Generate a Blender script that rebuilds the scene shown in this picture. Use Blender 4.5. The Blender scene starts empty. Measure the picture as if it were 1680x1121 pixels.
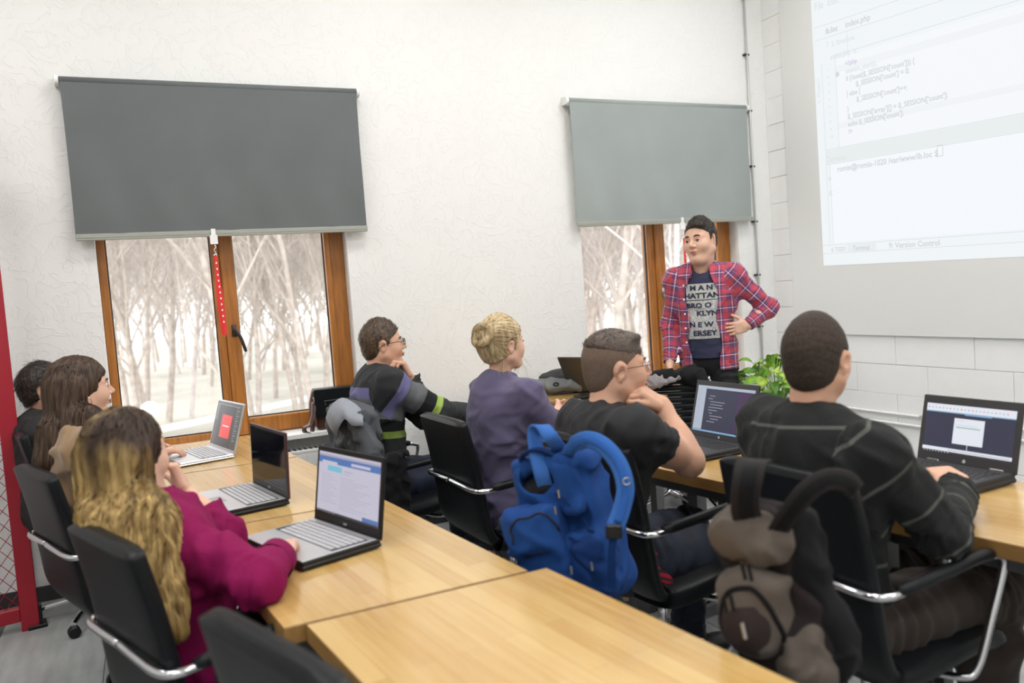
import bpy, bmesh, math, random
import numpy as np
import openvdb
from mathutils import Vector, Matrix

# ------------------------------------------------------------------ camera, sky, lights, exposure
SC = bpy.context.scene
COL = SC.collection
FL, CX, CY = 1306.2, 840.0, 560.5
CAMH = 1.45
_y, _p, _r = 0.43254, -0.063111, -0.07122
_f = np.array([math.sin(_y)*math.cos(_p), math.cos(_y)*math.cos(_p), math.sin(_p)])
_rr = np.array([math.cos(_y), -math.sin(_y), 0.0])
_uu = np.cross(_rr, _f)
RGT = _rr*math.cos(_r)+_uu*math.sin(_r)
UPV = -_rr*math.sin(_r)+_uu*math.cos(_r)
CAMP = np.array([0, 0, CAMH])
cam_d = bpy.data.cameras.new('camera'); cam = bpy.data.objects.new('camera', cam_d); COL.objects.link(cam)
cam_d.sensor_width = 36.0; cam_d.lens = FL/1680*36.0; cam_d.clip_start = 0.05; cam_d.clip_end = 600
cam.matrix_world = Matrix(((RGT[0], UPV[0], -_f[0], CAMP[0]), (RGT[1], UPV[1], -_f[1], CAMP[1]), (RGT[2], UPV[2], -_f[2], CAMP[2]), (0, 0, 0, 1)))
cam_d.dof.use_dof = True; cam_d.dof.focus_distance = 4.0; cam_d.dof.aperture_fstop = 2.2
SC.camera = cam
SC.view_settings.view_transform = 'Standard'; SC.view_settings.look = 'None'
SC.view_settings.gamma = 1.0; SC.view_settings.use_curve_mapping = False
SC.view_settings.exposure = 0.0

W = bpy.data.worlds.new('overcast sky'); SC.world = W; W.use_nodes = True
_n = W.node_tree.nodes; _l = W.node_tree.links; _n.clear()
_o = _n.new('ShaderNodeOutputWorld'); _b = _n.new('ShaderNodeBackground')
_tc = _n.new('ShaderNodeTexCoord'); _sx = _n.new('ShaderNodeSeparateXYZ'); _cr = _n.new('ShaderNodeValToRGB')
_cr.color_ramp.elements[0].position = 0.0; _cr.color_ramp.elements[0].color = (0.80, 0.80, 0.80, 1)
_cr.color_ramp.elements[1].position = 0.5; _cr.color_ramp.elements[1].color = (0.93, 0.96, 1.0, 1)
_l.new(_tc.outputs['Generated'], _sx.inputs[0]); _l.new(_sx.outputs['Z'], _cr.inputs[0]); _l.new(_cr.outputs[0], _b.inputs[0])
_b.inputs[1].default_value = 3.6
_l.new(_b.outputs[0], _o.inputs[0])

LAMPS = []
for lx in (-1.2, 1.3, 3.4):
    for ly in (-1.6, 0.9, 3.2):
        ld = bpy.data.lights.new('ceiling_panel_light', 'AREA'); ld.shape = 'RECTANGLE'; ld.size = 1.15; ld.size_y = 0.55
        ld.energy = 34; ld.color = (1.0, 0.985, 0.965)
        lo = bpy.data.objects.new('ceiling_panel_light', ld); COL.objects.link(lo); lo.location = (lx, ly, 4.08)
        LAMPS.append((lx, ly))

def ray(x, y): return _f+RGT*(x-CX)/FL-UPV*(y-CY)/FL
def onz(x, y, z): d = ray(x, y); return CAMP+d*(z-CAMH)/d[2]
def ony(x, y, Y): d = ray(x, y); return CAMP+d*(Y/d[1])
def onx(x, y, X): d = ray(x, y); return CAMP+d*(X/d[0])
def dep(x, y, t): return CAMP+ray(x, y)*t
def V(*a): return np.array(a, float)
def nrm(v): v = np.asarray(v, float); return v/(np.linalg.norm(v)+1e-12)
rng = random.Random(7)
R_ = math.radians

# ------------------------------------------------------------------ materials
def mat(name, col=(.8, .8, .8), rough=.6, metal=0.0, bump=0.0, bscale=60.0, var=0.0, vscale=8.0, emit=None, spec=0.5, stretch=(1, 1, 1), sheen=0.0, coat=0.0):
    m = bpy.data.materials.new(name); m.use_nodes = True
    n = m.node_tree.nodes; l = m.node_tree.links; b = n['Principled BSDF']
    b.inputs['Base Color'].default_value = (*col, 1); b.inputs['Roughness'].default_value = rough; b.inputs['Metallic'].default_value = metal
    b.inputs['Specular IOR Level'].default_value = spec
    if sheen: b.inputs['Sheen Weight'].default_value = sheen
    if coat: b.inputs['Coat Weight'].default_value = coat; b.inputs['Coat Roughness'].default_value = .12
    if emit is not None:
        b.inputs['Emission Color'].default_value = (*emit[:3], 1); b.inputs['Emission Strength'].default_value = emit[3]
    tc = n.new('ShaderNodeTexCoord'); mp = n.new('ShaderNodeMapping'); l.new(tc.outputs['Object'], mp.inputs[0])
    mp.inputs['Scale'].default_value = stretch
    if var:
        nz = n.new('ShaderNodeTexNoise'); nz.inputs['Scale'].default_value = vscale; nz.inputs['Detail'].default_value = 4
        l.new(mp.outputs[0], nz.inputs[0])
        mx = n.new('ShaderNodeMix'); mx.data_type = 'RGBA'
        mx.inputs['A'].default_value = (*[c*(1-var) for c in col], 1); mx.inputs['B'].default_value = (*[min(1, c*(1+var)) for c in col], 1)
        cr = n.new('ShaderNodeValToRGB'); cr.color_ramp.elements[0].position = .3; cr.color_ramp.elements[1].position = .7
        l.new(nz.outputs[0], cr.inputs[0]); l.new(cr.outputs[0], mx.inputs['Factor']); l.new(mx.outputs['Result'], b.inputs['Base Color'])
    if bump:
        nb = n.new('ShaderNodeTexNoise'); nb.inputs['Scale'].default_value = bscale; nb.inputs['Detail'].default_value = 3
        l.new(mp.outputs[0], nb.inputs[0])
        bp = n.new('ShaderNodeBump'); bp.inputs['Strength'].default_value = bump; bp.inputs['Distance'].default_value = .004
        l.new(nb.outputs[0], bp.inputs['Height']); l.new(bp.outputs[0], b.inputs['Normal'])
    return m

def glassmat(name, tint=(1, 1, 1), refl=0.07):
    m = bpy.data.materials.new(name); m.use_nodes = True
    n = m.node_tree.nodes; l = m.node_tree.links; n.clear()
    o = n.new('ShaderNodeOutputMaterial'); t = n.new('ShaderNodeBsdfTransparent'); g = n.new('ShaderNodeBsdfGlossy'); x = n.new('ShaderNodeMixShader')
    t.inputs[0].default_value = (*tint, 1); g.inputs[1].default_value = .02; x.inputs[0].default_value = refl
    l.new(t.outputs[0], x.inputs[1]); l.new(g.outputs[0], x.inputs[2]); l.new(x.outputs[0], o.inputs[0])
    return m

def vcol_mat(name, rough=.8, attr='col', bump=.3, bscale=300, sheen=.0, streak=None, spec=.3):
    m = mat(name, rough=rough, bump=bump, bscale=bscale, sheen=sheen, spec=spec, stretch=streak or (1, 1, 1))
    n = m.node_tree.nodes; l = m.node_tree.links; b = n['Principled BSDF']
    a = n.new('ShaderNodeAttribute'); a.attribute_name = attr
    l.new(a.outputs['Color'], b.inputs['Base Color'])
    return m

def ramp_mat(name, stops, period=1.0, comp='Y', rough=.85, bump=.35, bscale=400, sheen=.03):
    """knit: colour by the garment's own height coordinate (attribute uvw)"""
    m = mat(name, rough=rough, bump=bump, bscale=bscale, sheen=sheen, spec=.2)
    n = m.node_tree.nodes; l = m.node_tree.links; b = n['Principled BSDF']
    a = n.new('ShaderNodeAttribute'); a.attribute_name = 'uvw'
    s = n.new('ShaderNodeSeparateXYZ'); l.new(a.outputs['Vector'], s.inputs[0])
    d = n.new('ShaderNodeMath'); d.operation = 'DIVIDE'; d.inputs[1].default_value = period; l.new(s.outputs[comp], d.inputs[0])
    f = n.new('ShaderNodeMath'); f.operation = 'FRACT'; l.new(d.outputs[0], f.inputs[0])
    cr = n.new('ShaderNodeValToRGB'); cr.color_ramp.interpolation = 'CONSTANT'
    e = cr.color_ramp.elements
    e[0].position = stops[0][0]; e[0].color = (*stops[0][1], 1); e[1].position = stops[1][0]; e[1].color = (*stops[1][1], 1)
    for p, c in stops[2:]:
        q = e.new(p); q.color = (*c, 1)
    l.new(f.outputs[0], cr.inputs[0]); l.new(cr.outputs[0], b.inputs['Base Color'])
    return m

def plaid_mat(name):
    m = mat(name, rough=.8, bump=.25, bscale=400, sheen=.1, spec=.2)
    n = m.node_tree.nodes; l = m.node_tree.links; b = n['Principled BSDF']
    a = n.new('ShaderNodeAttribute'); a.attribute_name = 'uvw'
    s = n.new('ShaderNodeSeparateXYZ'); l.new(a.outputs['Vector'], s.inputs[0])
    outs = []
    for comp, per in (('X', .066), ('Y', .074)):
        d = n.new('ShaderNodeMath'); d.operation = 'DIVIDE'; d.inputs[1].default_value = per; l.new(s.outputs[comp], d.inputs[0])
        f = n.new('ShaderNodeMath'); f.operation = 'FRACT'; l.new(d.outputs[0], f.inputs[0])
        cr = n.new('ShaderNodeValToRGB'); cr.color_ramp.interpolation = 'CONSTANT'; e = cr.color_ramp.elements
        red = (.50, .065, .085, 1); navy = (.05, .065, .18, 1); wh = (.82, .74, .76, 1); dr = (.36, .05, .09, 1)
        e[0].position = 0; e[0].color = red; e[1].position = .30; e[1].color = navy
        for p, c in ((.40, red), (.46, navy), (.62, dr), (.66, wh), (.71, dr), (.75, navy), (.88, red)):
            q = e.new(p); q.color = c
        l.new(f.outputs[0], cr.inputs[0]); outs.append(cr)
    mx = n.new('ShaderNodeMix'); mx.data_type = 'RGBA'; mx.inputs['Factor'].default_value = .5
    l.new(outs[0].outputs[0], mx.inputs['A']); l.new(outs[1].outputs[0], mx.inputs['B']); l.new(mx.outputs['Result'], b.inputs['Base Color'])
    return m

def wood_mat(name, c1, c2, c3, stave=(.6, .05), rough=.3, axis='Y', coat=.5):
    """butcher-block: staves of differing tone with fine grain"""
    m = bpy.data.materials.new(name); m.use_nodes = True
    n = m.node_tree.nodes; l = m.node_tree.links; b = n['Principled BSDF']
    tc = n.new('ShaderNodeTexCoord'); mp = n.new('ShaderNodeMapping'); l.new(tc.outputs['Object'], mp.inputs[0])
    if axis == 'Y': mp.inputs['Rotation'].default_value = (0, 0, math.pi/2)
    br = n.new('ShaderNodeTexBrick'); l.new(mp.outputs[0], br.inputs[0])
    br.inputs['Color1'].default_value = (*c1, 1); br.inputs['Color2'].default_value = (*c2, 1); br.inputs['Mortar'].default_value = (*[q*.8 for q in c2], 1)
    br.inputs['Scale'].default_value = 1; br.inputs['Mortar Size'].default_value = .0006; br.inputs['Brick Width'].default_value = stave[0]; br.inputs['Row Height'].default_value = stave[1]
    br.offset = .37; br.squash = 1
    mp2 = n.new('ShaderNodeMapping'); l.new(mp.outputs[0], mp2.inputs[0]); mp2.inputs['Scale'].default_value = (2, 40, 10)
    nz = n.new('ShaderNodeTexNoise'); nz.inputs['Scale'].default_value = 1.6; nz.inputs['Detail'].default_value = 5; l.new(mp2.outputs[0], nz.inputs[0])
    mx = n.new('ShaderNodeMix'); mx.data_type = 'RGBA'; mx.blend_type = 'MIX'
    cr = n.new('ShaderNodeValToRGB'); cr.color_ramp.elements[0].position = .35; cr.color_ramp.elements[1].position = .75
    cr.color_ramp.elements[0].color = (0, 0, 0, 1); cr.color_ramp.elements[1].color = (.55, .55, .55, 1)
    l.new(nz.outputs[0], cr.inputs[0]); l.new(cr.outputs[0], mx.inputs['Factor'])
    l.new(br.outputs[0], mx.inputs['A']); mx.inputs['B'].default_value = (*c3, 1)
    l.new(mx.outputs['Result'], b.inputs['Base Color'])
    b.inputs['Roughness'].default_value = rough; b.inputs['Coat Weight'].default_value = coat; b.inputs['Coat Roughness'].default_value = .18
    return m

def plaster_mat(name, col, strength=.5):
    m = bpy.data.materials.new(name); m.use_nodes = True
    n = m.node_tree.nodes; l = m.node_tree.links; b = n['Principled BSDF']
    b.inputs['Base Color'].default_value = (*col, 1); b.inputs['Roughness'].default_value = .75; b.inputs['Specular IOR Level'].default_value = .25
    tc = n.new('ShaderNodeTexCoord')
    nz = n.new('ShaderNodeTexNoise'); nz.inputs['Scale'].default_value = 7; nz.inputs['Detail'].default_value = 6; nz.inputs['Distortion'].default_value = 1.6
    l.new(tc.outputs['Object'], nz.inputs[0])
    cr = n.new('ShaderNodeValToRGB'); e = cr.color_ramp.elements; e[0].position = .47; e[1].position = .5; e[0].color = (0, 0, 0, 1); e[1].color = (1, 1, 1, 1)
    q = e.new(.53); q.color = (.1, .1, .1, 1)
    l.new(nz.outputs[0], cr.inputs[0])
    n2 = n.new('ShaderNodeTexNoise'); n2.inputs['Scale'].default_value = 45; n2.inputs['Detail'].default_value = 3; l.new(tc.outputs['Object'], n2.inputs[0])
    ad = n.new('ShaderNodeMath'); ad.operation = 'MULTIPLY_ADD'; ad.inputs[1].default_value = .5; l.new(n2.outputs[0], ad.inputs[0]); l.new(cr.outputs[0], ad.inputs[2])
    bp = n.new('ShaderNodeBump'); bp.inputs['Strength'].default_value = strength; bp.inputs['Distance'].default_value = .004
    l.new(ad.outputs[0], bp.inputs['Height']); l.new(bp.outputs[0], b.inputs['Normal'])
    return m

M = {}
M['plaster'] = plaster_mat('white skimmed plaster', (.80, .80, .785), .45)
M['whitewall'] = mat('white painted wall', (.80, .80, .79), .7, bump=.1, bscale=20)
M['block'] = mat('white painted block', (.83, .83, .82), .75, bump=.35, bscale=70, var=.015)
M['joint'] = mat('dark open joint', (.50, .49, .47), .9)
M['board'] = mat('matte white projection board', (.72, .725, .71), .6)
M['ceil'] = mat('white ceiling', (.82, .82, .82), .8)
M['floortile'] = mat('grey wood look floor tile', (.36, .375, .37), .38, var=.18, vscale=3.0, stretch=(6, 1, 1), bump=.1)
M['grout'] = mat('dark floor joint', (.12, .12, .12), .8)
M['wood'] = wood_mat('honey oak butcher block', (.60, .40, .155), (.47, .27, .075), (.66, .46, .20), rough=.24)
M['woodedge'] = wood_mat('darker end grain', (.30, .17, .05), (.20, .10, .028), (.36, .21, .075), rough=.4, coat=.1)
M['winwood'] = mat('golden oak window laminate', (.36, .135, .022), .38, var=.25, vscale=5, stretch=(12, 12, 1))
M['glass'] = glassmat('window glass', (.97, .98, .98), .05)
M['rubber'] = mat('black window gasket', (.02, .02, .02), .6)
M['blind'] = mat('grey blackout blind fabric', (.122, .135, .137), .75, var=.05, vscale=3, bump=.25, bscale=6)
M['blind2'] = mat('pale grey blackout blind fabric', (.30, .335, .325), .75, var=.04, vscale=3, bump=.2, bscale=6)
M['blindrail'] = mat('grey blind bottom rail', (.33, .34, .30), .5)
M['whiteplastic'] = mat('white plastic', (.80, .80, .78), .4)
M['clearplastic'] = mat('milky plastic', (.85, .85, .85), .25)
M['red'] = mat('red lanyard ribbon', (.75, .03, .03), .6)
M['white'] = mat('white print', (.9, .9, .9), .6)
M['redsteel'] = mat('red painted steel', (.33, .006, .02), .4)
M['chrome'] = mat('polished chrome', (.62, .62, .64), .12, 1.0)
M['steel'] = mat('brushed steel', (.45, .45, .46), .3, 1.0)
M['galv'] = mat('galvanised conduit', (.55, .57, .55), .45, .3)
M['black'] = mat('black plastic', (.008, .008, .009), .4, spec=.35)
M['leather'] = mat('black leather', (.006, .007, .0085), .40, bump=.12, bscale=90, spec=.22)
M['frame'] = mat('dark grey steel frame', (.10, .10, .105), .4, .3)
M['silver'] = mat('silver aluminium', (.62, .62, .64), .35, .6)
M['darkgrey'] = mat('dark grey plastic', (.035, .035, .038), .45)
M['keys'] = mat('black keys', (.02, .02, .022), .5)
M['silverkeys'] = mat('silver keyboard keys', (.50, .50, .52), .45)
M['rad'] = mat('white radiator enamel', (.78, .78, .76), .35)
M['skin'] = mat('skin', (.62, .36, .25), .55, var=.07, vscale=12, spec=.3)
M['skin2'] = mat('fair skin', (.68, .42, .31), .55, var=.07, vscale=12, spec=.3)
for k in ('skin', 'skin2'):
    b = M[k].node_tree.nodes['Principled BSDF']; b.inputs['Subsurface Weight'].default_value = .12; b.inputs['Subsurface Radius'].default_value = (.01, .004, .002); b.inputs['Subsurface Scale'].default_value = 1.0
M['brownleather'] = mat('brown leather', (.07, .028, .02), .3, bump=.2, bscale=80, var=.2)

# ------------------------------------------------------------------ mesh helpers
class MB:
    def __init__(s): s.v = []; s.f = []; s.mi = []; s.m = 0
    def add(s, vs, fs):
        o = len(s.v); s.v.extend([tuple(map(float, q)) for q in vs]); s.f.extend([tuple(i+o for i in f) for f in fs]); s.mi.extend([s.m]*len(fs)); return s
    def box(s, lo, hi, R=None, c=None):
        vs = [((lo[0], hi[0])[i & 1], (lo[1], hi[1])[(i >> 1) & 1], (lo[2], hi[2])[(i >> 2) & 1]) for i in range(8)]
        if R is not None: vs = [tuple(np.asarray(R) @ np.array(q)+np.array(c if c is not None else (0, 0, 0))) for q in vs]
        return s.add(vs, [(0, 2, 3, 1), (4, 5, 7, 6), (0, 1, 5, 4), (2, 6, 7, 3), (0, 4, 6, 2), (1, 3, 7, 5)])
    def cbox(s, lo, hi, b=.004, R=None, c=None):
        """box with chamfered edges"""
        lo = np.array(lo, float); hi = np.array(hi, float); vs = []; idx = {}
        for i in range(8):
            sg = [(i >> k) & 1 for k in range(3)]
            for ax in range(3):
                p = [0, 0, 0]
                for k in range(3):
                    e = hi[k] if sg[k] else lo[k]; d = -b if sg[k] else b
                    p[k] = e if k == ax else e+d
                idx[(i, ax)] = len(vs); vs.append(p)
        fs = []
        for ax in range(3):
            o1, o2 = [(1, 2), (2, 0), (0, 1)][ax]
            for sd in (0, 1):
                q = [(0, 0), (1, 0), (1, 1), (0, 1)]
                f = [idx[((sd << ax) | (a << o1) | (b2 << o2), ax)] for a, b2 in q]
                fs.append(tuple(f) if sd else tuple(f[::-1]))
        for ax in range(3):
            o1, o2 = [(1, 2), (2, 0), (0, 1)][ax]
            for a in (0, 1):
                for b2 in (0, 1):
                    i0 = (a << o1) | (b2 << o2); i1 = i0 | (1 << ax)
                    f = [idx[(i0, o1)], idx[(i1, o1)], idx[(i1, o2)], idx[(i0, o2)]]
                    if (a ^ b2): f = f[::-1]
                    fs.append(tuple(f[::-1]))
        for i in range(8):
            f = [idx[(i, 0)], idx[(i, 1)], idx[(i, 2)]]
            if bin(i).count('1') % 2 == 0: f = f[::-1]
            fs.append(tuple(f))
        if R is not None: vs = [np.asarray(R) @ np.array(q)+np.array(c if c is not None else (0, 0, 0)) for q in vs]
        return s.add(vs, fs)
    def quad(s, a, b, c, d): return s.add([a, b, c, d], [(0, 1, 2, 3)])
    def rings(s, rings, closed=True, cap=True):
        n = len(rings[0]); vs = [p for r in rings for p in r]; fs = []
        for i in range(len(rings)-1):
            for j in range(n if closed else n-1):
                k = (j+1) % n; fs.append((i*n+j, i*n+k, (i+1)*n+k, (i+1)*n+j))
        if cap and closed: fs.append(tuple(range(n))[::-1]); fs.append(tuple((len(rings)-1)*n+j for j in range(n)))
        return s.add(vs, fs)
    def tube(s, path, r, n=8, cap=True, flat=None):
        P = [np.array(p, float) for p in path]; N = len(P)
        rs = r if hasattr(r, '__len__') else [r]*N
        up = None; rings = []
        for i in range(N):
            t = nrm(P[min(i+1, N-1)]-P[max(i-1, 0)])
            if up is None:
                a = np.array((0, 0, 1.)) if abs(t[2]) < .9 else np.array((1., 0, 0)); up = nrm(a-t*(a @ t))
            else: up = nrm(up-t*(up @ t))
            sd = np.cross(t, up)
            rings.append([P[i]+(up*math.cos(q)+sd*math.sin(q))*rs[i] for q in [2*math.pi*j/n for j in range(n)]])
        return s.rings(rings, True, cap)
    def ribbon(s, path, side, w, th):
        """flat strap: path centre line, side vectors, width w, thickness th"""
        P = [np.array(p, float) for p in path]; N = len(P); rings = []
        for i in range(N):
            t = nrm(P[min(i+1, N-1)]-P[max(i-1, 0)]); sd = np.array(side[i] if isinstance(side, list) else side, float); sd = nrm(sd-t*(sd @ t)); nn = np.cross(sd, t)
            ww = w[i] if hasattr(w, '__len__') else w
            a, b = sd*ww/2, nn*th/2
            rings.append([P[i]+a*.9+b, P[i]+a, P[i]+a*.9-b, P[i]-a*.9-b, P[i]-a, P[i]-a*.9+b])
        return s.rings(rings)
    def sweep(s, secs, n=24, e=4.0):
        """secs: (centre, half-u vector, half-v vector); superellipse section"""
        rings = []
        for c, u, v in secs:
            c, u, v = map(lambda q: np.array(q, float), (c, u, v)); ring = []
            for j in range(n):
                q = 2*math.pi*j/n; cc, ss = math.cos(q), math.sin(q)
                a = math.copysign(abs(cc)**(2/e), cc); b = math.copysign(abs(ss)**(2/e), ss); ring.append(c+u*a+v*b)
            rings.append(ring)
        return s.rings(rings)
    def lathe(s, prof, c=(0, 0, 0), axis=(0, 0, 1), n=20):
        ax = nrm(axis); a = nrm(np.cross(ax, (0.3, 1, .2))); b = np.cross(ax, a); c = np.array(c, float)
        return s.rings([[c+ax*z+(a*math.cos(q)+b*math.sin(q))*max(r, 1e-4) for q in [2*math.pi*j/n for j in range(n)]] for r, z in prof])
    def ball(s, c, r, n=12, m=8):
        r = np.array(r if hasattr(r, '__len__') else (r, r, r)); c = np.array(c)
        return s.rings([[c+r*np.array((math.sin(t)*math.cos(q), math.sin(t)*math.sin(q), math.cos(t))) for q in [2*math.pi*j/n for j in range(n)]] for t in [math.pi*(.02+.96*i/m) for i in range(m+1)]])

def mkmesh(name, v, f, mats, mi=None, smooth=False):
    me = bpy.data.meshes.new(name); me.from_pydata(v, [], f)
    for m in mats: me.materials.append(m)
    if mi is not None and len(mats) > 1: me.polygons.foreach_set('material_index', mi)
    if smooth: me.polygons.foreach_set('use_smooth', [True]*len(me.polygons))
    me.validate(); me.update(); return me

def fixn(me):
    bm = bmesh.new(); bm.from_mesh(me); bmesh.ops.recalc_face_normals(bm, faces=bm.faces); bm.to_mesh(me); bm.free()

def link(name, me, parent=None, smooth=False):
    o = bpy.data.objects.new(name, me); COL.objects.link(o)
    if parent is not None: o.parent = parent
    return o

def build(name, mb, m, parent=None, smooth=False, world=False, ang=None):
    """link MB as one mesh object. world=True: vertices are world coordinates under a root that is only translated."""
    v = mb.v
    if world and parent is not None:
        r = parent
        off = np.zeros(3)
        while r is not None: off += np.array(r.location); r = r.parent
        v = [tuple(np.array(q)-off) for q in v]
    ms = m if isinstance(m, list) else [m]
    me = mkmesh(name, v, mb.f, ms, mb.mi, smooth or ang is not None); fixn(me)
    if ang is not None: me.set_sharp_from_angle(angle=R_(ang))
    return link(name, me, parent)

def tag(o, label=None, cat=None, group=None, kind=None):
    if label: o['label'] = label
    if cat: o['category'] = cat
    if group: o['group'] = group
    if kind: o['kind'] = kind
    return o

def thing(name, label, cat, loc=(0, 0, 0), rz=0.0, group=None):
    o = bpy.data.objects.new(name, None); COL.objects.link(o); o.empty_display_size = .1
    o.location = tuple(float(q) for q in loc); o.rotation_euler = (0, 0, rz); return tag(o, label, cat, group)

def copy_tree(o, parent=None, only=None):
    c = o.copy(); COL.objects.link(c); c.parent = parent
    for ch in list(o.children): copy_tree(ch, c)
    return c

def spline(pts, n=8):
    P = [np.array(p, float) for p in pts]; P = [2*P[0]-P[1]]+P+[2*P[-1]-P[-2]]; out = []
    for i in range(1, len(P)-2):
        for j in range(n):
            t = j/n; a, b, c, d = P[i-1:i+3]
            out.append(.5*((2*b)+(c-a)*t+(2*a-5*b+4*c-d)*t*t+(-a+3*b-3*c+d)*t**3))
    out.append(P[-2]); return out

# ------------------------------------------------------------------ distance fields (cloth, bags, bodies)
class Fld:
    def __init__(s, lo, hi, vx=.006):
        s.lo = np.array(lo, float); s.vx = vx; s.n = np.ceil((np.array(hi)-s.lo)/vx).astype(int)+1
        s.a = np.full(s.n, .06, np.float32)
    def _sub(s, lo, hi):
        i0 = np.clip(np.floor((lo-s.lo)/s.vx).astype(int), 0, s.n); i1 = np.clip(np.ceil((hi-s.lo)/s.vx).astype(int)+1, 0, s.n)
        if (i1 <= i0).any(): return None, None
        sl = tuple(slice(a, b) for a, b in zip(i0, i1))
        X = [(np.arange(i0[k], i1[k])*s.vx+s.lo[k]).astype(np.float32).reshape([-1 if q == k else 1 for q in range(3)]) for k in range(3)]
        return sl, X
    def _put(s, sl, d, k, op):
        a = s.a[sl]
        if op == 'add':
            h = np.maximum(k-np.abs(a-d), 0)/max(k, 1e-6); s.a[sl] = np.minimum(a, d)-h*h*k*.25
        elif op == 'sub':
            h = np.maximum(k-np.abs(a+d), 0)/max(k, 1e-6); s.a[sl] = np.maximum(a, -d)+h*h*k*.25
        else:
            h = np.maximum(k-np.abs(a-d), 0)/max(k, 1e-6); s.a[sl] = np.maximum(a, d)+h*h*k*.25
    def cone(s, a, b, ra, rb, k=.01, op='add', cap=False, flat=None, fold=None):
        a = np.array(a, float); b = np.array(b, float); R = max(ra, rb)+k+.03
        sl, X = s._sub(np.minimum(a, b)-R, np.maximum(a, b)+R)
        if sl is None: return s
        ab = b-a; L = np.linalg.norm(ab)+1e-9; u = ab/L
        px, py, pz = X[0]-a[0], X[1]-a[1], X[2]-a[2]
        t = px*u[0]+py*u[1]+pz*u[2]; tt = np.clip(t/L, 0, 1)
        qx, qy, qz = px-tt*ab[0], py-tt*ab[1], pz-tt*ab[2]
        if cap:
            qx, qy, qz = px-t*u[0], py-t*u[1], pz-t*u[2]
        if flat is not None:
            ax, sc = flat; ax = nrm(ax); w = qx*ax[0]+qy*ax[1]+qz*ax[2]
            qx, qy, qz = qx+w*(sc-1)*ax[0], qy+w*(sc-1)*ax[1], qz+w*(sc-1)*ax[2]
        d = np.sqrt(qx*qx+qy*qy+qz*qz)
        if flat is not None: pass
        rr = ra+(rb-ra)*tt
        if fold is not None:
            for (t0, wd, amp, wl) in fold:
                s1 = nrm(np.cross(u, (.3, .2, 1))); q = qx*s1[0]+qy*s1[1]+qz*s1[2]
                rr = rr+amp*np.sin((tt*L+q*.35+.02*np.sin(q*40))/wl*6.283)*np.exp(-((tt-t0)/wd)**2)
        d = d-rr
        if flat is not None: d = d/math.sqrt(max(flat[1], 1))
        if cap: d = np.maximum(d, np.maximum(-t, t-L))
        s._put(sl, d.astype(np.float32), k, op); return s
    def ell(s, c, r, R=None, k=.01, op='add'):
        c = np.array(c, float); r = np.array(r, float); m = r.max()+k+.03
        sl, X = s._sub(c-m, c+m)
        if sl is None: return s
        px, py, pz = X[0]-c[0], X[1]-c[1], X[2]-c[2]
        if R is None: R = np.eye(3)
        q = [(px*R[i][0]+py*R[i][1]+pz*R[i][2])/r[i] for i in range(3)]
        k0 = np.sqrt(q[0]**2+q[1]**2+q[2]**2); k1 = np.sqrt((q[0]/r[0])**2+(q[1]/r[1])**2+(q[2]/r[2])**2)+1e-9
        s._put(sl, (k0*(k0-1)/k1).astype(np.float32), k, op); return s
    def rbox(s, c, h, R=None, r=.02, k=.01, op='add'):
        c = np.array(c, float); h = np.array(h, float)-r; m = np.linalg.norm(h)+r+k+.03
        sl, X = s._sub(c-m, c+m)
        if sl is None: return s
        px, py, pz = X[0]-c[0], X[1]-c[1], X[2]-c[2]
        if R is None: R = np.eye(3)
        q = [np.abs(px*R[i][0]+py*R[i][1]+pz*R[i][2])-h[i] for i in range(3)]
        d = np.sqrt(np.maximum(q[0], 0)**2+np.maximum(q[1], 0)**2+np.maximum(q[2], 0)**2)+np.minimum(np.maximum(q[0], np.maximum(q[1], q[2])), 0)-r
        s._put(sl, d.astype(np.float32), k, op); return s
    def plane(s, p, n, k=.004):
        """keep the side where (x-p).n < 0"""
        n = nrm(n); X = [(np.arange(s.n[q])*s.vx+s.lo[q]-p[q]).astype(np.float32).reshape([-1 if z == q else 1 for z in range(3)]) for q in range(3)]
        d = X[0]*n[0]+X[1]*n[1]+X[2]*n[2]
        s._put((slice(None),)*3, d, k, 'int'); return s
    def wrinkle(s, amp=.004, wl=.08, seed=0, dirs=None):
        """patches of soft diagonal folds"""
        r = np.random.RandomState(seed); idx = np.nonzero(np.abs(s.a) < .02)
        if len(idx[0]) == 0: return s
        P = [(idx[q]*s.vx+s.lo[q]).astype(np.float32) for q in range(3)]; val = 0
        w = [wl*.22*np.sin(P[(q+1) % 3]*(2.1/wl)+seed+q)+wl*.16*np.sin(P[(q+2) % 3]*(3.3/wl)+q*2+seed) for q in range(3)]
        P = [P[q]+w[q] for q in range(3)]
        for j in range(7):
            d = nrm(r.normal(size=3)*(1, 1, .8)) if dirs is None else nrm(np.array(dirs[j % len(dirs)])+r.normal(size=3)*.15)
            m = nrm(r.normal(size=3)); ph = r.rand()*6; w_ = wl*(.8+1.1*r.rand())
            u = (P[0]*d[0]+P[1]*d[1]+P[2]*d[2])/w_*6.283+ph
            mask = 1 if dirs is not None else np.clip(.5+np.sin((P[0]*m[0]+P[1]*m[1]+P[2]*m[2])/(wl*3.1)*6.283+ph*2), 0, 1.2)
            val = val+((.5+.5*np.sin(u))**2.2-.35)*mask
        s.a[idx] += (-amp*val/1.5).astype(np.float32); return s
    def poly(s):
        a = s.a.copy(); a[0] = a[-1] = .05; a[:, 0] = a[:, -1] = .05; a[:, :, 0] = a[:, :, -1] = .05
        g = openvdb.FloatGrid(.06); g.copyFromArray(np.clip(a, -.06, .06))
        r = g.convertToPolygons(isovalue=0.0)
        if len(r) == 3: p, t, q = r
        else: p, q = r; t = np.zeros((0, 3), int)
        return p*s.vx+s.lo, q[:, ::-1] if FLIP else q
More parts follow.
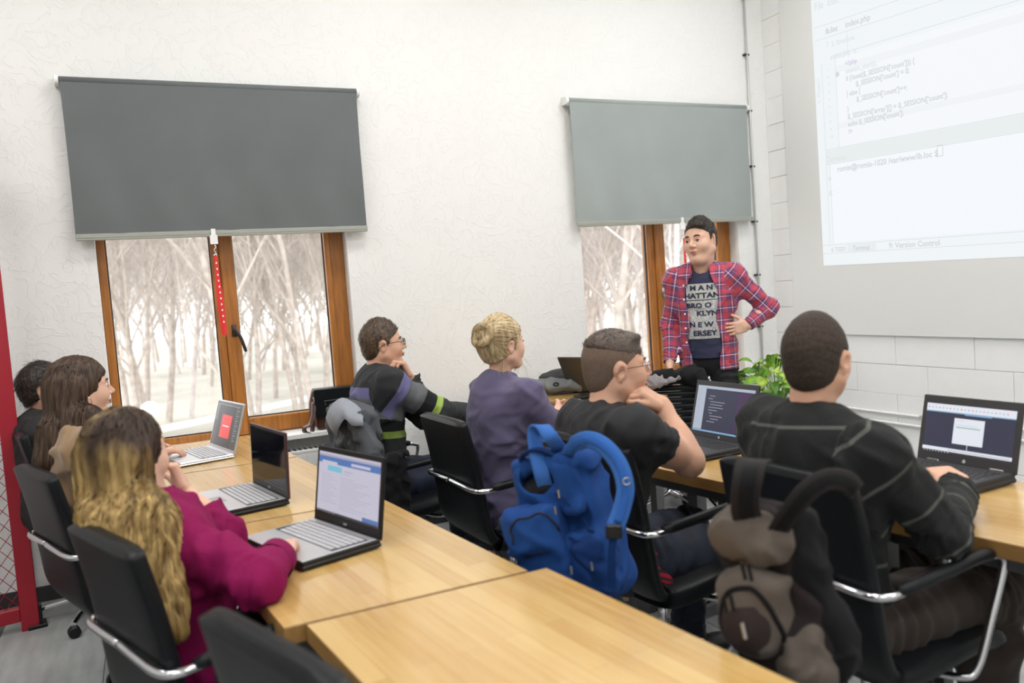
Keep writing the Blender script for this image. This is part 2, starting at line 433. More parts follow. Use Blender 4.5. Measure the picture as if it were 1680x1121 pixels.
    def sample(s, P):
        i = np.clip(((P-s.lo)/s.vx), 1, s.n-2.001); i0 = i.astype(int); f = i-i0; out = 0
        for dx in (0, 1):
            for dy in (0, 1):
                for dz in (0, 1):
                    w = (f[:, 0] if dx else 1-f[:, 0])*(f[:, 1] if dy else 1-f[:, 1])*(f[:, 2] if dz else 1-f[:, 2])
                    out = out+w*s.a[i0[:, 0]+dx, i0[:, 1]+dy, i0[:, 2]+dz]
        return out
    def grad(s, P):
        e = s.vx; g = np.stack([s.sample(P+np.eye(3)[q]*e)-s.sample(P-np.eye(3)[q]*e) for q in range(3)], 1)
        return g/(np.linalg.norm(g, axis=1, keepdims=True)+1e-9)
FLIP = False
def snap(f, pts, off=.002):
    P_ = np.array([np.array(p, float) for p in pts])
    for _ in range(8):
        d = f.sample(P_)-off; P_ = P_-f.grad(P_)*np.clip(d, -.02, .02)[:, None]
    return list(P_)

def npmesh(name, P, Q, mats, mi=None, attrs=None):
    me = bpy.data.meshes.new(name); nq = len(Q); P = np.asarray(P, np.float32)
    me.vertices.add(len(P)); me.vertices.foreach_set('co', P.ravel())
    k = Q.shape[1]
    me.loops.add(nq*k); me.loops.foreach_set('vertex_index', np.asarray(Q, np.int32).ravel())
    me.polygons.add(nq); me.polygons.foreach_set('loop_start', (np.arange(nq)*k).astype(np.int32))
    me.polygons.foreach_set('loop_total', np.full(nq, k, np.int32))
    for m in mats: me.materials.append(m)
    if mi is not None: me.polygons.foreach_set('material_index', np.asarray(mi, np.int32))
    me.polygons.foreach_set('use_smooth', np.ones(nq, bool))
    for an, (ty, arr) in (attrs or {}).items():
        at = me.attributes.new(an, ty, 'POINT')
        at.data.foreach_set('color' if ty == 'FLOAT_COLOR' else 'vector', np.asarray(arr, np.float32).ravel())
    me.update(); return me

def fobj(name, flds, mats, parent, mi=None, attrs_fn=None, worldoff=True):
    """one mesh object out of one or more fields (world coordinates, root only translated)"""
    flds = flds if isinstance(flds, list) else [flds]; Ps = []; Qs = []; n = 0
    for f in flds:
        p, q = f.poly(); Ps.append(p); Qs.append(q+n); n += len(p)
    P = np.concatenate(Ps); Q = np.concatenate(Qs)
    attrs = attrs_fn(P) if attrs_fn else None
    off = np.zeros(3); r = parent
    while worldoff and r is not None: off += np.array(r.location); r = r.parent
    me = npmesh(name, P-off, Q, mats if isinstance(mats, list) else [mats], None, attrs)
    return link(name, me, parent)

def text_mesh(body, size, align='LEFT', ext=0.0, mono=False, bold=0.0):
    c = bpy.data.curves.new('txt', 'FONT'); c.body = body; c.size = size; c.align_x = align; c.extrude = ext; c.resolution_u = 2; c.offset = bold
    o = bpy.data.objects.new('txt', c); COL.objects.link(o)
    dg = bpy.context.evaluated_depsgraph_get(); me = bpy.data.meshes.new_from_object(o.evaluated_get(dg))
    v = [tuple(q.co) for q in me.vertices]; f = [tuple(p.vertices) for p in me.polygons]
    bpy.data.objects.remove(o); bpy.data.curves.remove(c); bpy.data.meshes.remove(me)
    return v, f
# ------------------------------------------------------------------ the room
XR, YW, ZC, XL, YB = 4.516, 4.8, 4.15, -3.0, -2.8
def struct(name, mb, m, parent=None, **k):
    o = build(name, mb, m, parent, **k)
    if parent is None: o['kind'] = 'structure'
    return o

# window wall with two openings, plaster, 0.35 m thick
W1 = (-.188, 1.165, .70, 2.45); W2 = (2.795, 4.18, .70, 2.45); TW = .35
mb = MB()
for x0, x1, z0, z1 in ((XL, W1[0], 0, ZC), (W1[0], W1[1], 0, W1[2]), (W1[0], W1[1], W1[3], ZC), (W1[1], W2[0], 0, ZC), (W2[0], W2[1], 0, W2[2]), (W2[0], W2[1], W2[3], ZC), (W2[1], XR+.2, 0, ZC)):
    mb.box((x0, YW, z0), (x1, YW+TW, z1))
struct('wall_window', mb, M['plaster'])
mb = MB(); mb.box((XL-.2, YB-.2, -.02), (XL, YW+TW, ZC)); struct('wall_left', mb, M['whitewall'])
mb = MB(); mb.box((XL, YB-.2, 0), (XR+.3, YB, ZC)); struct('wall_back', mb, M['whitewall'])
mb = MB(); mb.box((XL-.2, YB-.2, ZC), (XR+.3, YW+TW, ZC+.15)); struct('ceiling', mb, M['ceil'])
for i, (lx, ly) in enumerate(LAMPS):
    t = thing('ceiling_light', 'flat white panel light in the ceiling', 'lamp', (lx, ly, ZC), 0, 'ceiling panel lights above the frame')
    mb = MB(); mb.box((-.62, -.32, -.045), (.62, -.29, 0)).box((-.62, .29, -.045), (.62, .32, 0)).box((-.62, -.29, -.045), (-.59, .29, 0)).box((.59, -.29, -.045), (.62, .29, 0)).box((-.59, -.29, -.02), (.59, .29, 0))
    build('frame', mb, M['whiteplastic'], t)
# right wall: core with recessed joints, blocks proud of it
rw = MB(); rw.box((XR+.006, YB-.2, 0), (XR+.25, YW, ZC))
wr = struct('wall_right', rw, M['joint'])
BH, BL = .2, .556; course = 0; z = .178-.2
jw = .0035
while z < ZC:
    off = (course % 2)*BL/2
    y = YW+.0-off*0
    y1 = 4.8; first = True
    y0s = []
    yy = 3.722+ (0 if course % 2 == 0 else BL*.58)
    while yy < 4.8: yy += BL
    edges = [4.8]; yy -= BL
    while yy > -2.8: edges.append(yy); yy -= BL
    for a, b in zip(edges[:-1], edges[1:]):
        z0, z1 = max(z, 0), min(z+BH, ZC)
        visible = (z1 < 1.02 and a > 2.2) or a > 4.5
        if z1-z0 < .02 or not visible: continue
        m_ = MB(); gx = rng.uniform(0, .0015); g = jw*rng.uniform(.3, 1.0)
        m_.cbox((XR-gx, b+g/2, z0+jw*rng.uniform(.2, .9)), (XR+.012, a-g/2, z1-.0006), .0015)
        build('block', m_, M['block'], wr)
    z += BH; course += 1
mb = MB(); mb.box((XR, YB, 0), (XR+.01, 2.15, ZC)).box((XR, 2.15, 1.0), (XR+.01, 4.5, ZC)); build('painted_face', mb, M['block'], wr)
# projection board
mb = MB(); mb.cbox((XR-.022, 1.2, .975), (XR-.0005, 4.592, 3.75), .002)
tag(build('projection_board', mb, M['board']), 'large matte white board fixed to the block wall behind the projected picture', 'board')

# floor tiles
fb = MB(); fb.box((XL-.2, YB-.2, -.12), (XR+.3, YW+TW, -.004)); fl = struct('floor', fb, M['grout'])
TXW, TYL = .463, .98
i = 0; x = 3.432-TXW*9
while x < XR:
    y = 2.70-TYL*3 - (TYL/2 if (i % 2) else 0) + (.0)
    while y < YW:
        a0, a1, b0, b1 = max(x, XL)+.0014, min(x+TXW, XR)-.0014, max(y, YB)+.0014, min(y+TYL, YW)-.0014
        if a1-a0 > .02 and b1-b0 > .02 and b1 > 0.2:
            m_ = MB(); m_.cbox((a0, b0, -.008), (a1, b1, 0), .0008); build('floor_tile', m_, M['floortile'], fl)
        y += TYL
    x += TXW; i += 1
mb = MB(); mb.box((XL, YB, -.006), (XR, .25, 0)); build('tiled_area', mb, M['floortile'], fl)
mb = MB(); mb.box((XL, YW-.012, 0), (XR, YW, .08)); struct('baseboard_window', mb, M['darkgrey'])

# ---- windows
def window(idx, o, xs, sash_left):
    """xs: list of measured X at the frame plane: left frame outer/inner, mullion left/mid/right, right frame inner/outer"""
    x0, x1, z0, z1 = o; Yf = YW+.10
    fr = MB(); D = .07
    a, b, c, d, e, f, g = xs
    fr.cbox((x0, Yf, z0), (b, Yf+D, z1), .004).cbox((f, Yf, z0), (x1, Yf+D, z1), .004)
    fr.cbox((b, Yf, z0), (f, Yf+D, z0+.055), .004).cbox((b, Yf, z1-.06), (f, Yf+D, z1), .004)
    fr.cbox((c, Yf-.004, z0+.05), (d, Yf+D, z1-.05), .004)
    w = struct('window_%d' % idx, fr, M['winwood'])
    sa = MB(); Ys = Yf-.022
    s0, s1 = (d, f+.02)
    t = e-d
    sa.cbox((s0, Ys, z0+.02), (e, Ys+.07, z1-.02), .006).cbox((s1-.035, Ys, z0+.02), (s1, Ys+.07, z1-.02), .006)
    sa.cbox((e, Ys, z0+.02), (s1-.035, Ys+.07, z0+.115), .006).cbox((e, Ys, z1-.1), (s1-.035, Ys+.07, z1-.02), .006)
    sh = build('sash', sa, M['winwood'], w)
    for (p, q, r_) in ((b, c, z0+.055), (e, s1-.035, z0+.115)):
        gk = MB(); Yg = Yf+.02; k = .006
        gk.box((p, Yg, r_), (p+k, Yg+.014, z1-.06)).box((q-k, Yg, r_), (q, Yg+.014, z1-.06)).box((p, Yg, r_), (q, Yg+.014, r_+k))
        build('gasket', gk, M['rubber'], w)
        gg = MB(); gg.box((p+.001, Yg+.004, r_+.001), (q-.001, Yg+.01, z1-.061)); build('pane', gg, M['glass'], w)
    hz = 1.335 if idx == 1 else 1.36; hx = (d+e)/2+.005
    hd = MB(); hd.cbox((hx-.014, Ys-.008, hz-.035), (hx+.014, Ys+.001, hz+.035), .002).tube([(hx, Ys, hz), (hx, Ys-.045, hz)], .009, 10)
    if idx == 1: hd.tube(spline([(hx, Ys-.045, hz+.008), (hx+.012, Ys-.048, hz-.01), (hx+.03, Ys-.05, hz-.05), (hx+.05, Ys-.048, hz-.125)], 5), [.010]*15+[.008], 8)
    else: hd.tube([(hx, Ys-.045, hz+.008), (hx, Ys-.048, hz-.11)], .0095, 8)
    build('window_handle', hd, mat('dark brown handle', (.03, .016, .012), .35) if idx == 1 else M['steel'], sh, smooth=True)
    return w
window(1, W1, (-.188, -.145, .394, .440, .515, 1.06, 1.165), 0)
window(2, W2, (2.795, 2.845, 3.407, 3.466, 3.55, 4.06, 4.18), 0)
# white sills
for k, (x0, x1, z1, lab) in enumerate(((-.35, 1.30, .715, 'l'), (2.65, 4.27, .715, 'r'))):
    mb = MB(); mb.cbox((x0, YW-.13, z1-.03), (x1, YW, z1), .004).box((x0+.17, YW-.001, z1-.012), (x1-.14, YW+.11, z1)); struct('trim_%d' % (k+1), mb, M['whiteplastic'])

# ---- roller blinds
def blind(x0, x1, zt, zb, m, label, xclip):
    t = thing('roller_blind', label, 'blind', ((x0+x1)/2, YW-.05, zt))
    h = (x1-x0)/2; nx, nz = 60, 40; P = []; F = []
    H_ = zt-zb-.03
    for j in range(nz+1):
        for i in range(nx+1):
            u = i/nx*2-1; v = j/nz
            wv = .004*math.sin(u*9+v*5)*v+.003*math.sin(u*17-v*8)*v+.004*math.sin(v*13+u*3)*v*(1-v)
            ed = 1-.004*math.sin(v*math.pi)-.0
            P.append((u*h*ed, -.018+wv*1.2, -H_*v-.0))
    n1 = nx+1
    for j in range(nz):
        for i in range(nx): a = j*n1+i; F.append((a, a+1, a+n1+1, a+n1))
    # back side for thickness
    off = len(P); P += [(p[0], p[1]+.0015, p[2]) for p in P[:off]]; F += [tuple(q+off for q in f[::-1]) for f in F]
    fab = MB(); fab.add(P, F); build('blind_fabric', fab, m, t, smooth=True)
    tb = MB(); tb.tube([(-h, 0, 0), (h, 0, 0)], .021, 16); build('roller_tube', tb, m, t, smooth=True)
    for s in (-1, 1):
        br = MB(); br.tube([(s*(h+.004), 0, 0), (s*(h+.022), 0, 0)], .024, 16).cbox((s*(h+.013)-.012, -.004, -.024), (s*(h+.013)+.012, .05, .03), .003)
        build('bracket', br, M['whiteplastic'], t)
    rl = MB(); rl.cbox((-h, -.027, -H_-.032), (h, -.008, -H_+.003), .003).box((-h, -.029, -H_-.018), (h, -.027, -H_-.012)); build('bottom_rail', rl, M['blindrail'], t)
    cx = xclip-(x0+x1)/2
    cl = MB(); cl.cbox((cx-.02, -.033, -H_-.075), (cx+.02, -.029, -H_-.025), .001).cbox((cx-.012, -.034, -H_-.03), (cx+.012, -.03, -H_+.01), .001)
    cl.tube([(cx, -.034, -H_-.052), (cx, -.028, -H_-.052)], .008, 10); build('pull_clip', cl, M['clearplastic'], t)
    # lanyard hung on the clip
    zc = zb-.05
    ln = thing('lanyard', 'red lanyard with white print hanging from the %s blind' % ('darker left' if x0 < 1 else 'paler right'), 'lanyard', (xclip, YW-.09, zc))
    L = .50 if x0 < 1 else .42
    rb = MB()
    for s in (-1, 1):
        pts = spline([(0, 0, -.06), (s*.004, s*.004, -.16), (s*.010+.004, s*.007, -.32), (s*.007+.008, 0, -L)], 6)
        rb.ribbon(pts, [V(1, s*.35, 0)]*len(pts), .017, .0016)
    rb.ribbon([(-.004, 0, -L), (.008, -.002, -L-.012), (.02, 0, -L)], [V(0, 1, 0)]*3, .014, .0016)
    build('ribbon', rb, M['red'], ln)
    pr = MB()
    for q in range(11):
        zz = -.10-q*(L-.14)/11; pr.box((-.0035+.001*q, -.0125, zz-.006), (.003+.001*q, -.0118, zz+.004))
    build('white_print', pr, M['white'], ln)['kind'] = 'stuff'
    hk = MB(); hk.tube(spline([(0, 0, 0), (.006, 0, -.012), (-.004, 0, -.028), (.004, 0, -.045), (0, 0, -.06)], 4), .0028, 6).tube(spline([(-.009, 0, -.06), (0, 0, -.052), (.009, 0, -.06)], 4), .003, 6)
    build('metal_clasp', hk, M['chrome'], ln, smooth=True)
blind(-.27, 1.28, 2.70, 1.872, M['blind'], 'dark grey roller blind half lowered over the left window', .405)
blind(2.735, 4.262, 2.70, 1.853, M['blind2'], 'paler grey roller blind over the right window behind the standing man', 3.60)

# ---- conduits
t = thing('conduit_pipe', 'thin grey vertical metal conduit pipe beside the corner of the room', 'pipe', (4.335, YW-.02, 0))
mb = MB(); mb.tube([(0, 0, .3), (0, 0, ZC)], .0085, 10); build('pipe', mb, M['galv'], t, smooth=True)
for zc in (.62, 1.04, 1.44, 1.85, 2.27, 2.69, 3.11, 3.53):
    c = MB(); c.cbox((-.028, -.006, zc-.007), (.022, .02, zc+.007), .002).tube([(-.019, -.012, zc), (-.019, 0, zc)], .006, 8); build('pipe_clip', c, M['darkgrey'], t)
for zz, y0, lab in ((.45, 1.5, 'upper of the two thin pipes running along the block wall'), (.385, 1.2, 'lower of the two thin pipes running along the block wall')):
    t = thing('wall_pipe', lab, 'pipe', (XR-.016, 4.6, zz))
    mb = MB(); mb.tube([(0, .16 if zz > .4 else .1, .006), (0, -.6, 0), (0, -1.7, .004), (0, y0-4.6, 0)], .009, 8); build('pipe', mb, M['whiteplastic'], t, smooth=True)
    for k in range(5):
        c = MB(); yy = -.45-k*.62-(0 if zz > .4 else .2); c.cbox((-.012, yy-.012, -.011), (.014, yy+.012, .013), .002); build('pipe_clip', c, M['galv'], t)

# ---- red cage frame at the left, trunking, hose
t = thing('mesh_screen', 'red steel frame with diamond wire mesh at the left edge', 'screen', (-.605, 4.40, 0), R_(8))
mb = MB(); mb.cbox((-.045, -.02, .0), (.03, .03, 2.6), .003); build('post', mb, M['redsteel'], t)
mb = MB(); mb.cbox((-1.2, -.02, .05), (-.045, .03, .115), .003); build('bottom_rail', mb, M['redsteel'], t)
mb = MB(); mb.cbox((-1.2, -.02, 2.53), (-.045, .03, 2.6), .003); build('top_rail', mb, M['redsteel'], t)
mb = MB()
s_ = .058
for k in range(-24, 64):
    for sg in (1, -1):
        pts = []
        x_a, x_b = -1.2, -.045
        # line z = z0 + sg*(x-x_a)*1.25
        z0 = .115+k*s_*1.25 if sg > 0 else .115+k*s_*1.25
        za, zb_ = (z0, z0+(x_b-x_a)*1.25) if sg > 0 else (z0, z0-(x_b-x_a)*1.25)
        xa, xb = x_a, x_b
        def clipz(xa, za, xb, zb, lo, hi):
            if max(za, zb) < lo or min(za, zb) > hi: return None
            def at(z): return xa+(xb-xa)*(z-za)/(zb-za)
            pa, pb = (xa, za), (xb, zb)
            if za < lo: pa = (at(lo), lo)
            if za > hi: pa = (at(hi), hi)
            if zb < lo: pb = (at(lo), lo)
            if zb > hi: pb = (at(hi), hi)
            return pa, pb
        c = clipz(xa, za, xb, zb_, .115, 2.53)
        if c: mb.tube([(c[0][0], .004*sg, c[0][1]), (c[1][0], .004*sg, c[1][1])], .0016, 4, cap=False)
o = build('wire_mesh', mb, M['redsteel'], t); o['kind'] = 'stuff'
mb = MB(); mb.cbox((-.02, -.03, 0), (.06, .06, .018), .003).cbox((.02, -.01, .018), (.045, .03, .11), .003); build('foot_bracket', mb, M['black'], t)
mb = MB(); mb.cbox((-.80, YW-.07, 1.07), (-.655, YW-.001, 2.35), .003).box((-.72, YW-.074, 1.07), (-.716, YW-.07, 2.35)); tag(build('cable_trunking', mb, M['whiteplastic']), 'white vertical cable trunking on the wall behind the red frame', 'trunking')
mb = MB(); pth = spline([(-.672, YW-.035, 1.07), (-.655, YW-.035, .95), (-.635, YW-.03, .8), (-.635, YW-.03, .6), (-.64, YW-.03, .3), (-.64, YW-.03, .08)], 24)
mb.tube(pth, [.0125+.0018*math.sin(i*2.1) for i in range(len(pth))], 8); tag(build('corrugated_hose', mb, M['galv'], smooth=True), 'grey corrugated cable hose running down the wall at the left edge', 'hose')
# ---- radiator
t = thing('radiator', 'white panel radiator under the left window sill', 'radiator', (.62, 4.72, 0))
mb = MB(); mb.cbox((-.72, -.05, .16), (.72, -.035, .60), .004).cbox((-.72, .03, .16), (.72, .045, .60), .004)
build('panel', mb, M['rad'], t)
mb = MB(); mb.cbox((-.725, -.052, .60), (.725, .047, .618), .003).cbox((-.728, -.05, .16), (-.718, .045, .61), .002).cbox((.718, -.05, .16), (.728, .045, .61), .002); gr = build('grille', mb, M['rad'], t)
mb = MB()
for k in range(46):
    x = -.69+k*.0307; mb.box((x, -.04, .6175), (x+.018, .035, .6190))
o = build('slot', mb, M['frame'], gr); o['kind'] = 'stuff'
mb = MB()
for k in range(36): mb.cbox((-.70+k*.04, -.053, .18), (-.695+k*.04, -.05, .585), .001)
build('flute', mb, M['rad'], t)['kind'] = 'stuff'
for s in (-.5, .5):
    mb = MB(); mb.cbox((s-.012, -.03, 0), (s+.012, .03, .165), .002); build('foot', mb, M['rad'], t)

# ---- the projected picture (light on the board)
def PS(u, v, o=0.0):   # u metres from left edge, v height at left edge
    k = .023+(v-1.47)*.026
    return (XR-.0235-o, 4.278-u*1.0+(v-1.47)*.003, v-k*u)
pj = thing('projected_screen', 'bright projected code editor window on the white board', 'projection', (XR-.023, 4.278, 1.47))
E_ = lambda n, c, s=1.0: mat(n, (.02, .02, .02), 1, emit=(*c, s), spec=0)
mP = {'bg': E_('projected white', (.86, .90, .925)), 'pane': E_('projected panel', (.90, .92, .95)), 'line': E_('projected grey rule', (.66, .69, .69)), 'hl': E_('projected highlight', (.865, .885, .905)), 'bar': E_('projected toolbar', (.80, .84, .85)),
      'txt': E_('projected grey text', (.62, .65, .67)), 'soft': E_('projected soft text', (.73, .77, .78)), 'grn': E_('projected green text', (.5, .65, .55)), 'nav': E_('projected navy text', (.60, .62, .78)), 'term': E_('projected terminal', (.90, .93, .965))}
def prect(name, u0, u1, v0, v1, m, o):
    mb = MB(); n = 6
    for i in range(n):
        a, b = u0+(u1-u0)*i/n, u0+(u1-u0)*(i+1)/n
        mb.quad(PS(a, v0, o), PS(b, v0, o), PS(b, v1, o), PS(a, v1, o))
    return build(name, mb, mP[m], pj, world=True)
prect('picture', 0, 2.9, 1.472, 3.40, 'bg', 0)
prect('editor_pane', .19, 2.9, 2.29, 2.90, 'pane', .0006)
prect('terminal_pane', .10, 2.9, 1.63, 2.185, 'term', .0006)
prect('terminal_bar', .07, 2.9, 2.19, 2.285, 'bar', .0006)
prect('line_highlight', .17, 2.9, 2.80, 2.85, 'hl', .0009)
prect('line_highlight', .17, 2.9, 2.42, 2.46, 'hl', .0009)
for (u0, u1, v) in ((.07, 2.9, 2.29), (.07, 2.9, 2.185), (.0, 2.9, 1.617), (0, 2.9, 1.557), (.17, 2.9, 2.925), (.02, 2.9, 3.06), (.02, 2.9, 3.15)): prect('rule', u0, u1, v-.0015, v+.0015, 'line', .0012)
for (u, v0, v1) in ((.07, 1.62, 2.9), (.19, 2.29, 2.925), (.10, 1.62, 2.185), (.30, 2.93, 3.06)): prect('rule', u, u+.003, v0, v1, 'line', .0012)
prect('tab_highlight', .22, .46, 1.56, 1.612, 'bar', .0012)
def ptext(s, u, v, size, m, xs=1.0, rot=0, bold=0.0):
    vv, ff = text_mesh(s, size, bold=bold+.0009); o = .0018
    mb = MB()
    if rot: vv = [(-q[1], q[0], 0) for q in vv]
    mb.add([PS(u+q[0]*xs, v+q[1], o) for q in vv], ff); mb.f = [f[::-1] for f in mb.f]
    build('text_line', mb, mP[m], pj, world=True)
ptext('File  Edit', .03, 3.27, .075, 'soft', .8); ptext('ib.loc', .12, 3.085, .055, 'txt', .9, bold=.0008); ptext('index.php', .29, 3.085, .058, 'txt', .9)
ptext('T  2: Structure', .12, 2.985+.005, .05, 'soft', .8); ptext('index.php  x', .15, 2.90, .052, 'soft', .85); ptext('1: Project', .045, 2.62, .045, 'soft', .8, rot=1)
lines = [('<?php', 0, 'nav'), ('session_start();', 0, 'soft'), ("if (!isset($_SESSION['count'])) {", 0, 'txt'), ("$_SESSION['count'] = 0;", .08, 'txt'), ('} else {', 0, 'txt'), ("$_SESSION['count']++;", .08, 'txt'), ('}', 0, 'txt'), ("$_SESSION['array'][] = $_SESSION['count'];", 0, 'txt'), ("echo $_SESSION['count'];", 0, 'txt'), ('?>', 0, 'nav')]
for i, (s, du, m) in enumerate(lines): ptext(s, .275+du, 2.832-i*.0515, .048, m, .86)
for i in range(10): ptext(str(i+1), .12, 2.832-i*.0515, .025, 'soft')
mb = MB(); c = V(*PS(.205, 2.79, .002)); mb.add([tuple(c)]+[tuple(c+V(0, .017*math.cos(q*.5236), .017*math.sin(q*.5236))) for q in range(12)], [(0, 1+(k+1) % 12, 1+k) for k in range(12)]); build('breakpoint_dot', mb, mP['line'], pj, world=True)
ptext('Terminal', .08, 2.20, .058, 'soft', .8); ptext('romix@romix-1020 /var/www/ib.loc $', .165, 2.125, .055, 'txt', .90)
mb = MB()
for (a, b, c_, d) in ((0, .04, 0, .004), (0, .04, .066, .07), (0, .004, 0, .07), (.036, .04, 0, .07)): mb.quad(PS(.935+a, 2.12+c_, .002), PS(.935+b, 2.12+c_, .002), PS(.935+b, 2.12+d, .002), PS(.935+a, 2.12+d, .002))
build('text_cursor', mb, mP['txt'], pj, world=True)
ptext('+', .075, 2.06, .07, 'soft'); ptext('x', .078, 1.965, .075, 'soft')
ptext('6: TODO', .08, 1.568, .046, 'txt', .70); ptext('Terminal', .27, 1.568, .048, 'txt', .80); ptext('9: Version Control', .56, 1.568, .052, 'txt', .93)

# ---- outside: park below the windows
ground = MB(); ground.box((-60, 5.6, -5.1), (160, 260, -5.0))
tag(build('park_ground', ground, mat('spring grass and leaf litter lightened as haze', (.50, .47, .40), .95, var=.2, vscale=.12)), kind='structure')  # ground colour raised in place of the haze over the park
for nm, pts, w, lab in (('a', [(-40, 30), (-6, 46), (4, 52), (12, 58), (24, 70), (60, 95)], 2.2, 'pale park path curving away behind the lamp post'), ('b', [(-30, 36), (1, 37.5), (14, 44), (30, 52), (70, 66)], 1.2, 'pale park path crossing in front of the trees')):
    mb = MB(); sp = spline([(x, y, -4.99) for x, y in pts], 8); mb.ribbon(sp, V(0, 1, 0), [w]*len(sp), .03)
    o = build('park_path', mb, mat('pale gravel', (.85, .84, .83), .9)); tag(o, lab, 'path')
bark = mat('grey brown bark lightened as haze', (.50, .43, .38), .9, var=.25, vscale=3); bark2 = mat('paler bark lightened as haze', (.62, .55, .52), .9, var=.2, vscale=3)  # both bark colours lightened: the bright outdoor haze is painted into them
def tree_mesh(seed, h=14, m=bark, tr=.17, lean=0, nlev=4, twigs=5):
    r = random.Random(seed); mb = MB()
    def branch(p, d, L, rad, lev):
        n = 5 if lev < 2 else 3; pts = [p]; dd = d
        for k in range(n):
            dd = nrm(dd+np.array([r.gauss(0, .10+.05*lev), r.gauss(0, .10+.05*lev), .05+.02*lev])); pts.append(pts[-1]+dd*L/n)
        mb.tube(pts, [rad*(1-.62*i/n) for i in range(n+1)], 7 if lev == 0 else (5 if lev == 1 else 3), cap=False)
        if lev >= nlev: return
        nb = (12, 6, 5, twigs, 0)[lev]
        for k in range(nb):
            q = (.18 if lev == 0 else .2)+(.80 if lev == 0 else .75)*(k+r.random()*.7)/nb; i = min(int(q*n), n-1); pp = pts[i]+(pts[i+1]-pts[i])*(q*n-i)
            a = r.random()*6.283; out = np.array([math.cos(a), math.sin(a), .55+.5*r.random()])
            branch(pp, nrm(out*.9+dd*.45), L*(.50+.18*r.random()) if lev else L*(.42+.2*r.random()), rad*(.42 if lev == 0 else .5)*(1-.3*q), lev+1)
    branch(V(0, 0, 0), nrm((lean, 0, 1)), h, tr, 0)
    me = mkmesh('tree', mb.v, mb.f, [m], None, True); return me
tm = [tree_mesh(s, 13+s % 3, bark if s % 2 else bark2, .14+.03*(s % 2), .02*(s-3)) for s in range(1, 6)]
def put_tree(x, y, me, s, rz, lab, grp=None):
    o = bpy.data.objects.new('bare_tree', me); COL.objects.link(o); o.location = (x, y, -5.02); o.scale = (s, s, s*1.1); o.rotation_euler = (0, 0, rz); tag(o, lab, 'tree', grp)
lean = tree_mesh(21, 14, bark, .22, -.10)
put_tree(3.6, 37.0, lean, 1.0, 0.6, 'leaning bare tree with thick trunk nearest the left window pane')
put_tree(-.5, 45.5, tm[0], 1.0, 1.0, 'bare tree beside the lamp post seen through the left pane')
put_tree(7.6, 41.0, tm[2], 1.1, 2.0, 'bare tree seen at the left side of the opening window pane')
rt = random.Random(5)
for k in range(150):
    if k < 96: y = 46+rt.random()**1.3*150; q = -.08+rt.random()*.36; x = q*y
    else: y = 26+rt.random()*120; q = .57+rt.random()*.30; x = q*y
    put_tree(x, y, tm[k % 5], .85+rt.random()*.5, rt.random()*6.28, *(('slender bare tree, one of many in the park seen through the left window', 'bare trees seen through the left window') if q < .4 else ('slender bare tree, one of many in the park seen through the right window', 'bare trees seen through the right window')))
t = thing('lamp_post', 'thin park lamp post with white globe seen through the left pane', 'lamp', (-.02, 36.5, -5))
mb = MB(); mb.tube([(0, 0, 0), (0, 0, 2.2)], .05, 8); build('pole', mb, M['frame'], t)
mb = MB(); mb.ball((0, 0, 2.55), .38); build('globe', mb, M['white'], t, smooth=True)
# ------------------------------------------------------------------ tables
def table(corners, zt, label, legs=True, th=.042, group=None, ends=(1, 1), inset=.09):
    """corners: near-left, near-right, far-right, far-left (world XY)"""
    c = [V(*q) for q in corners]; ctr = sum(c)/4
    ax = nrm((c[2]+c[3]-c[0]-c[1])); ang = math.atan2(ax[1], ax[0])-math.pi/2
    t = thing('table', label, 'table', (ctr[0], ctr[1], 0), ang)
    R = np.array([[math.cos(-ang), -math.sin(-ang)], [math.sin(-ang), math.cos(-ang)]])
    q = [R @ (p-ctr) for p in c]; b = .004
    mb = MB()
    b = .0025
    def ring(s, z): return [(*(p*(1-s/np.linalg.norm(p))), z) for p in q]
    mb.rings([ring(b, zt-th), ring(0, zt-th+b), ring(0, zt-b), ring(b, zt)])
    mb.mi = [1]*len(mb.mi); mb.mi[-1] = 0; build('tabletop', mb, [M['wood'], M['woodedge']], t)
    if legs:
        for s in (0, 1):
            a, b2 = (q[0], q[1]) if s == 0 else (q[3], q[2])
            sy = 1 if s == 0 else -1
            l0 = a+(b2-a)*.1+V(0, sy*inset); l1 = a+(b2-a)*.9+V(0, sy*inset); w = .03
            for l in (l0, l1):
                mb = MB(); mb.cbox((l[0]-w, l[1]-w, .0), (l[0]+w, l[1]+w, zt-th), .003); build('leg', mb, M['frame'], t)
            mb = MB(); mb.cbox((l0[0]+w, l0[1]-.02, .0), (l1[0]-w, l1[1]+.02, .05), .003); build('floor_rail', mb, M['frame'], t)
            mb = MB(); mb.cbox((l0[0]+w, l0[1]-.02, zt-th-.05), (l1[0]-w, l1[1]+.02, zt-th), .003); build('cross_rail', mb, M['frame'], t)
        mb = MB(); a = q[0]+(q[1]-q[0])*.12+V(0, inset); d = q[3]+(q[2]-q[3])*.12-V(0, inset)
        mb.cbox((a[0]-.012, a[1]+.03, zt-th-.05), (a[0]+.012, d[1]-.03, zt-th-.01), .002); build('apron_rail', mb, M['frame'], t)
        mb = MB(); m0 = (q[0]+q[1])/2+V(0, inset); m1 = (q[2]+q[3])/2-V(0, inset)
        mb.tube([(m0[0], m0[1], .05), (m1[0], m1[1], zt-th-.03)], .005, 6).tube([(m1[0]+.012, m1[1], .05), (m0[0]+.012, m0[1], zt-th-.03)], .005, 6); build('brace_rod', mb, M['black'], t)
    return t
g = .004
def redge(y): return .985-(y-.75)*.118 if y < 1.77 else .819-(y-1.77)*.1075
def ledge(y): return redge(y)-(.598 if y < 1.8 else .60)
